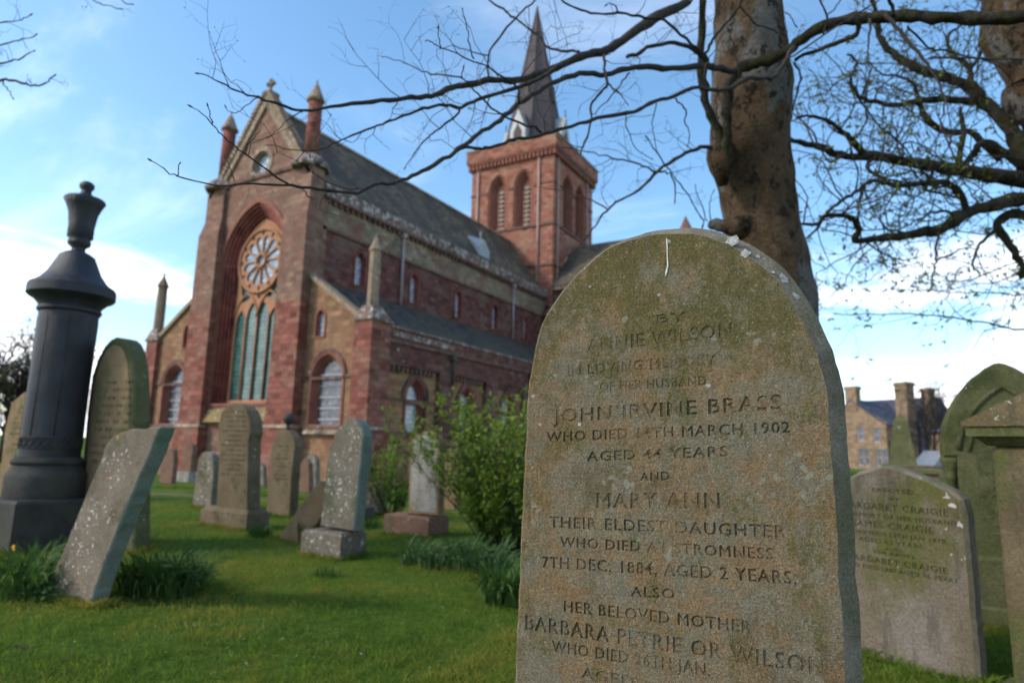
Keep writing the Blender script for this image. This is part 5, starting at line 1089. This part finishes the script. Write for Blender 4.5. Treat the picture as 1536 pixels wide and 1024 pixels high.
# ---- far trees
def far_tree(name, label, base, h, lv, r0, leaves, lsize, lm, n0=7, spread=.8):
    T = Tree(name, label, base); p = Vector(base); b = MB(); b.tube([p+Vector((0, 0, -.5)), p+Vector((0, 0, h*.18)), p+Vector((h*.01, 0, h*.42))], [r0*1.3, r0, r0*.7], 10, True, .1); b.build('trunk', M['limb'], T.t, True, False)
    for k in range(n0):
        a = 6.28*k/n0+rng.uniform(-.3, .3); q = p+Vector((0, 0, h*rng.uniform(.16, .42))); T.grow(q, Vector((math.cos(a)*spread, math.sin(a)*spread, rng.uniform(.5, 1.3))).normalized(), h*rng.uniform(.4, .62), r0*.5, lv, leaves, .16, .06)
    T.done(lsize, lm); return T
bp = dep(8, 655, 42); far_tree('tree', 'dark half-leafed tree far off at the left edge, beyond the pillar', (bp.x, bp.y, -.3), 8.0, 3, .2, .45, .24, leafmat('far_dark_leaves', (.065, .07, .03), (.12, .12, .055), .7, .4, 3), 11)
bp = dep(1404, 700, 62); far_tree('tree', 'bare far tree rising behind the house roofs', (bp.x, bp.y, -.5), 10.0, 2, .11, 0, .1, None, 8, .55)
# ================================================================== house beyond the churchyard
HO = dep(1283, 702, 90); H = thing('house', 'sandstone gabled house with tall chimney stacks and dark slate roofs beyond the churchyard', 'house', (HO.x, HO.y, -.6), R_(-34)); k = .0935
M['ashlar'] = masonry('tan_ashlar', (.22, .155, .10), (.27, .195, .13), (.18, .125, .085), .3, 0, .9, .4, stain=.2)
def hb(f, name, mat, parent=None): b = MB(); f(b); return b.build(name, M[mat] if isinstance(mat, str) else mat, parent or H, False)
wins = [(.75-.1, 3.9, .95, 2.0), (3.0, 3.7, .95, 2.0), (.55, .5, .75, 2.3), (1.5, .5, .75, 2.3), (3.2, .5, .75, 2.3), (4.1, .5, .75, 2.3), (-2.6, 3.8, .95, 2.0), (-2.9, .5, .75, 2.3)]
hw_ = hb(lambda b: b.prism([(-4.8, -.5), (4.9, -.5), (4.9, 6.3), (0, 9.6), (-4.8, 6.3)], [[(x, z), (x+w, z), (x+w, z+h), (x, z+h)] for x, z, w, h in wins], lambda u, v, d: (u, d, v), 0, .4), 'wall', 'ashlar')
hb(lambda b: b.box((-4.8, .4, -.5), (4.9, 9, 6.2)), 'wall', 'ashlar')
for x, z, w, h in wins:
    f = hb(lambda b: b.prism([(x, z), (x+w, z), (x+w, z+h), (x, z+h)], [[(x+.1, z+.1), (x+w-.1, z+.1), (x+w-.1, z+h*.5-.04), (x+.1, z+h*.5-.04)], [(x+.1, z+h*.5+.04), (x+w-.1, z+h*.5+.04), (x+w-.1, z+h-.1), (x+.1, z+h-.1)]], lambda u, v, d: (u, d, v), .12, .2), 'window', 'bar')
    hb(lambda b: b.box((x+.05, .22, z+.05), (x+w-.05, .25, z+h-.05)), 'pane', 'glassdark', f)
M['bluslate'] = roofmat('blue_slate', (.045, .050, .075), (.075, .080, .11), (.055, .055, .085))
def rf(b):
    for sx in (-1, 1): b.add([(sx*5.1, -.15, 6.1), (sx*5.1, 9, 6.1), (0, 9, 9.75), (0, -.15, 9.75), (sx*5.1, -.15, 5.9), (sx*5.1, 9, 5.9), (0, 9, 9.5), (0, -.15, 9.5)], [(0,1,2,3),(4,7,6,5),(0,4,5,1),(1,5,6,2),(2,6,7,3),(3,7,4,0)])
hb(rf, 'roof', 'bluslate')
def rf2(b):
    b.add([(-6, 4, 6.1), (7.2, 4, 6.1), (7.2, 8.5, 10.2), (-6, 8.5, 10.2), (-6, 13, 6.1), (7.2, 13, 6.1)], [(0,1,2,3), (3,2,5,4), (0,3,4), (1,5,2)]); b.box((-6, 4.3, -.5), (7.2, 12.7, 6.1))
hb(rf2, 'roof', 'bluslate')
def rf3(b):
    b.add([(7.2, 5, 5.2), (16, 5, 5.2), (16, 9, 8.2), (7.2, 9, 8.2), (7.2, 13, 5.2), (16, 13, 5.2)], [(0,1,2,3), (3,2,5,4), (1,5,2)])
hb(rf3, 'roof', 'bluslate'); hb(lambda b: b.box((7.2, 5.4, -.5), (15.8, 12.6, 5.2)), 'wall', 'ashlar')
def ch(x0, x1, y0, y1, z0, z1):
    def f(b): b.box((x0, y0, z0), (x1, y1, z1)); b.box((x0-.12, y0-.12, z1-.45), (x1+.12, y1+.12, z1-.1)); 
    return f
hb(ch(-.85, .85, -.12, .9, 8.0, 11.6), 'chimney', 'ashlar'); hb(ch(4.95, 6.6, 2.2, 3.95, -.5, 11.9), 'chimney', 'ashlar'); hb(ch(6.7, 7.7, 5.2, 6.6, 5, 11.2), 'chimney', 'ashlar')
hb(ch(13.5, 14.6, 8.4, 9.6, 7.5, 10.0), 'chimney', 'ashlar')
SO = dep(1386, 702, 60); S = thing('outbuilding', 'low outbuilding with a pale roof between the house and the bare far tree', 'building', (SO.x, SO.y, -.5), R_(-40))
b = MB(); b.box((-.95, 0, -.3), (1.0, 3, 1.05)); b.build('wall', M['ashlar'], S, False)
b = MB(); b.add([(-1.1, -.2, 1.0), (1.1, -.2, 1.0), (1.1, 1.6, 2.4), (-1.1, 1.6, 2.4), (-1.1, 3.3, 1.0), (1.1, 3.3, 1.0)], [(0,1,2,3), (3,2,5,4), (0,3,4), (1,5,2)]); b.build('roof', simple('grey_sheet_roof', (.22, .24, .26), .6), S, False)
